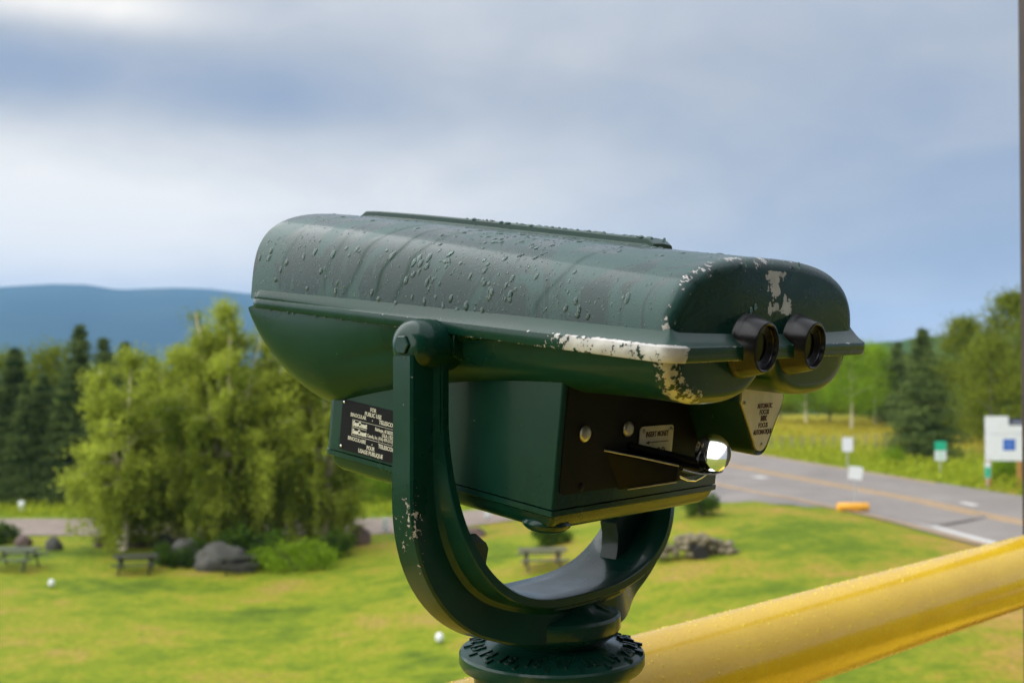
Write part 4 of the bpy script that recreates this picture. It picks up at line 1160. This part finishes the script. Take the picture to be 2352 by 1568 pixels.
# signs
M['sign_white'] = simple('white_sign_sheet', (.74, .76, .77), .45, 0, .05, 3)
M['galv'] = simple('galvanised_post', (.42, .43, .43), .5, .4, .15, 5)
M['sign_green'] = simple('green_sign_sheet', (.02, .42, .25), .45, 0, .08, 3)
M['sign_blue'] = simple('blue_print', (.035, .13, .50), .5, 0, .1, 4)
M['sign_navy'] = simple('navy_print', (.02, .025, .07), .5, 0, .1, 4)
M['post_wood'] = simple('orange_timber_post', (.40, .21, .045), .75, 0, .25, 5)
def sign(name, px, d, w, h, zc, label, tilt=0., rz=0., mat='sign_white'):
    r_ = empty(name, at(px, d), rz); tag(r_, label, 'sign', 'small road signs')
    mb = MB(); rrect(mb, lambda u, v, dd: Vector((u*math.cos(tilt) - (v - zc)*math.sin(tilt), -dd - .03, zc + (v - zc)*math.cos(tilt) + u*math.sin(tilt))), -w/2, w/2, zc - h/2, zc + h/2, .06, 0, .012)
    p = mb.build('sign_panel', M[mat], r_, 30)
    mb = MB(); mb.tube([(math.sin(tilt)*0 + .12*tilt, 0, -.2), (0, 0, zc + h*.45)], .035, 8); mb.build('sign_post', M['galv'], r_, 60)
    return r_, p
D1 = 68.0; zz = lambda py, d, px: CAMZ - (py - 830)/2500*d - at(px, d)[2]
sign('road_sign', 1945, D1, .66, .88, zz(1020, D1, 1945), 'white upright rectangular road sign on a thin post, in front of the yellow field')
D2 = foot(1968, 1166)
sq, sqp = sign('road_sign', 1963, D2, .66, .62, zz(1085, D2, 1963), 'slightly tilted square white sign on a thin post above the orange barrier', rad(-7))
D3 = 66.5
gs, gp_ = sign('road_sign', 2158, D3, .70, 1.16, zz(1035, D3, 2158), 'green over white road sign in front of the broad spruce')
mb = MB(); z_ = zz(1035, D3, 2158); rrect(mb, lambda u, v, dd: Vector((u, -dd - .043, v)), -.36, .36, z_ + .02, z_ + .60, .06, 0, .006); mb.build('green_panel', M['sign_green'], gp_, 30)
mb = MB()
for k in range(2): rrect(mb, lambda u, v, dd: Vector((u, -dd - .043, v)), -.2, .2, z_ - .22 - k*.2, z_ - .13 - k*.2, .02, 0, .004)
mb.build('faint_print', simple('pale_green_print', (.35, .62, .50), .5, 0, .1, 5), gp_, 30)
D4 = 59.5
g2, g2p = sign('road_sign', 2266, D4, .32, .9, zz(1078, D4, 2266), 'narrow green and white sign at the left leg of the billboard')
mb = MB(); z_ = zz(1078, D4, 2266); rrect(mb, lambda u, v, dd: Vector((u, -dd - .043, v)), -.15, .15, z_ - .42, z_ + .15, .03, 0, .006); mb.build('green_panel', M['sign_green'], g2p, 30)

# billboard
D5 = 60.5; bb = empty('billboard', at(2312, D5)); tag(bb, 'large white billboard with blue square and dark corner panel on timber legs', 'billboard')
bz = lambda py: zz(py, D5, 2312); bxx = lambda px: X(px, D5) - X(2312, D5)
mb = MB(); y0 = -.06
pts = [(bxx(2260), bz(1056)), (bxx(2392), bz(1058)), (bxx(2392), bz(976)), (bxx(2313), bz(976)), (bxx(2313), bz(955)), (bxx(2260), bz(955))]
mb.grid([[(x, y, z) for x, z in pts] for y in (y0, y0 - .06)], True, True, True); bp = mb.build('board', M['sign_white'], bb, 30)
mb = MB(); mb.box(bxx(2314), bxx(2392), y0 - .055, y0 - .005, bz(975), bz(960)); dk_ = mb.build('dark_panel', M['sign_navy'], bb, 30)
mb = MB(); mb.box(bxx(2321), bxx(2380), y0 - .061, y0 - .056, bz(971), bz(966))
mb.build('faint_print', simple('grey_print', (.25, .26, .33), .6, 0, .1, 5), dk_, 30)
mb = MB(); mb.box(bxx(2300), bxx(2328), y0 - .068, y0 - .061, bz(1033), bz(1007)); bq = mb.build('blue_emblem', M['sign_blue'], bb, 30)
mb = MB()
mb.box(bxx(2313.3), bxx(2314.7), y0 - .0725, y0 - .0685, bz(1033), bz(1007)); mb.box(bxx(2300), bxx(2313), y0 - .0725, y0 - .0685, bz(1021), bz(1019.6)); mb.box(bxx(2315), bxx(2328), y0 - .0725, y0 - .0685, bz(1021), bz(1019.6))
mb.build('emblem_cross', simple('pale_blue_print', (.20, .33, .68), .6, 0, .1, 5), bq, 30)
mb = MB(); mb.box(bxx(2274), bxx(2372), y0 - .066, y0 - .061, bz(996.5), bz(994.5)); mb.build('faint_print', simple('light_grey_print', (.5, .51, .53), .6, 0, .1, 5), bp, 30)
for px in (2269, 2341):
    mb = MB(); mb.box(bxx(px - 5.5), bxx(px + 5.5), -.055, .14, -.3, bz(990)); mb.build('leg', M['post_wood'], bb, 30, .01)

# orange barrier at the road edge
br = empty('orange_barrier', at(1957, foot(1957, 1174)), .08); tag(br, 'rounded orange yellow barrier lying at the road edge below the tilted white sign', 'barrier')
mb = MB(); rows = []
for x, k in ((-.73, .55), (-.72, .85), (-.68, 1), (.68, 1), (.72, .85), (.73, .55)):
    rows.append([(x, .2*k*math.cos(a), .22 + .2*k*math.sin(a)) for a in np.linspace(0, 2*PI, 20, endpoint=False)])
mb.grid(rows, True, True, True); mb.build('barrier_tube', simple('orange_yellow_plastic', (.72, .34, .02), .5, 0, .12, 3), br, 40)
for x in (-.45, .45):
    mb = MB(); mb.box(x - .12, x + .12, -.16, .16, -.05, .12); mb.build('foot', M['asphalt'], br, 30)

# wire fence across the field
fe = empty('wire_fence', at(1850, 86)); tag(fe, 'thin grey post and wire fence along the yellow field', 'fence')
l0 = at(1850, 86)
for k in range(14):
    px = 1770 + k*24; d = 84 + k*.25; p = at(px, d); mb = MB(); q = (p[0]-l0[0], p[1]-l0[1], p[2]-l0[2])
    mb.tube([(q[0], q[1], q[2] - .2), (q[0], q[1], q[2] + 1.25)], .05, 6); mb.build('fence_post', M['grey_bark'], fe, 60)
mb = MB()
for hz in (.5, .85, 1.15):
    mb.tube([tuple(np.array(at(1770 + k*24, 84 + k*.25)) - np.array(l0) + np.array((0, -.05, hz))) for k in range(14)], .008, 4)
mb.build('wire', M['galv'], fe, 60)

# ================================================================== light, sky, air
SUN_EL, SUN_AZ = 36.0, 265.0           # azimuth clockwise from +Y: light from the left
sd = Vector((math.sin(rad(SUN_AZ))*math.cos(rad(SUN_EL)), math.cos(rad(SUN_AZ))*math.cos(rad(SUN_EL)), math.sin(rad(SUN_EL))))
sun = bpy.data.lights.new('sun', 'SUN'); sun.energy = 1.5; sun.angle = rad(112); sun.color = (1, .99, .97)
so = bpy.data.objects.new('sun', sun); col.objects.link(so); so.rotation_euler = (-sd).to_track_quat('-Z', 'Y').to_euler(); so.location = (-30, 0, 60)

w = bpy.data.worlds.new('World'); sc.world = w; w.use_nodes = True; nt = w.node_tree
for n in list(nt.nodes): nt.nodes.remove(n)
out = N(nt, 'ShaderNodeOutputWorld'); bg = N(nt, 'ShaderNodeBackground'); bg.inputs[1].default_value = .10
sky = N(nt, 'ShaderNodeTexSky', sky_type='NISHITA'); sky.sun_disc = False; sky.sun_elevation = rad(SUN_EL); sky.sun_rotation = rad(SUN_AZ)
sky.air_density = 1.0; sky.dust_density = 1.0
g = coord(nt, 'Generated'); sp = N(nt, 'ShaderNodeSeparateXYZ'); L(nt, g, sp.inputs[0])
az = math_(nt, 'ARCTAN2', sp.outputs[0], sp.outputs[1]); el = math_(nt, 'ARCSINE', sp.outputs[2])
# clouds: value of a warped noise on the sphere of directions, stretched sideways, plus broad banks
cv = N(nt, 'ShaderNodeCombineXYZ'); L(nt, math_(nt, 'MULTIPLY', az, 2.2), cv.inputs[0]); L(nt, math_(nt, 'MULTIPLY', el, 4.6), cv.inputs[1]); cv.inputs[2].default_value = 3.7
n1 = noise_(nt, 1.6, 7, .52, cv.outputs[0], .35); n2 = noise_(nt, 4.5, 6, .55, cv.outputs[0], .5)
val = math_(nt, 'ADD', math_(nt, 'MULTIPLY', math_(nt, 'SUBTRACT', n1, .5), .62), math_(nt, 'MULTIPLY', math_(nt, 'SUBTRACT', n2, .5), .20))
def bank_(px, py, sx, sy, amp):
    a0 = math.atan((px - 1176)/2500); e0 = math.atan((830 - py)/2500*math.cos(a0)); sx /= 2500; sy /= 2500
    dx = math_(nt, 'DIVIDE', math_(nt, 'SUBTRACT', az, a0), sx); dy = math_(nt, 'DIVIDE', math_(nt, 'SUBTRACT', el, e0), sy)
    q = math_(nt, 'ADD', math_(nt, 'MULTIPLY', dx, dx), math_(nt, 'MULTIPLY', dy, dy))
    return math_(nt, 'MULTIPLY', math_(nt, 'EXPONENT', math_(nt, 'MULTIPLY', q, -1)), amp)
for bk in ((150, 500, 720, 240, .50), (170, 5, 300, 55, .55), (150, 155, 620, 105, -.33), (1150, 450, 650, 230, .20), (700, 235, 600, 70, -.10), (1150, 110, 260, 60, .07), (2250, 350, 700, 520, -.22), (2150, 770, 800, 120, .34)):
    val = math_(nt, 'ADD', val, bank_(*bk))
val = math_(nt, 'ADD', val, .44, True)
cl = ramp(nt, [(.0, (.215, .275, .39)), (.20, (.30, .35, .435)), (.40, (.415, .44, .475)), (.58, (.54, .545, .55)), (.76, (.68, .665, .635)), (.95, (.86, .82, .75))], val)
sc_ = N(nt, 'ShaderNodeVectorMath', operation='SCALE'); L(nt, cl, sc_.inputs[0]); zen = math_(nt, 'MAXIMUM', math_(nt, 'SUBTRACT', sp.outputs[2], .27), 0)      # an overcast sky is brightest overhead
L(nt, math_(nt, 'ADD', math_(nt, 'MULTIPLY', zen, 7.5), 3.1), sc_.inputs['Scale'])
cm = N(nt, 'ShaderNodeMix', data_type='RGBA'); cm.inputs[0].default_value = .985; L(nt, sky.outputs[0], cm.inputs[6]); L(nt, sc_.outputs[0], cm.inputs[7])
L(nt, cm.outputs[2], bg.inputs[0]); L(nt, bg.outputs[0], out.inputs[0])

# air
m = bpy.data.materials.new('haze_air'); m.use_nodes = True; nt = m.node_tree
for n in list(nt.nodes):
    if n.type != 'OUTPUT_MATERIAL': nt.nodes.remove(n)
pv = N(nt, 'ShaderNodeVolumePrincipled'); pv.inputs['Color'].default_value = (.33, .60, 1.0, 1); pv.inputs['Density'].default_value = 1.15e-4; pv.inputs['Anisotropy'].default_value = .1
L(nt, pv.outputs[0], [n for n in nt.nodes if n.type == 'OUTPUT_MATERIAL'][0].inputs['Volume'])
mb = MB(); mb.box(-9400, 9400, -400, 9300, -62.5, 445); o = mb.build('haze', m, None, 0); tag(o, kind='stuff')

sc.view_settings.view_transform = 'Standard'; sc.view_settings.look = 'None'; sc.view_settings.exposure = 1.95; sc.view_settings.gamma = 1
cy = sc.cycles; cy.max_bounces = 8; cy.transparent_max_bounces = 8; cy.volume_bounces = 0; cy.use_denoising = True; cy.sample_clamp_indirect = 6
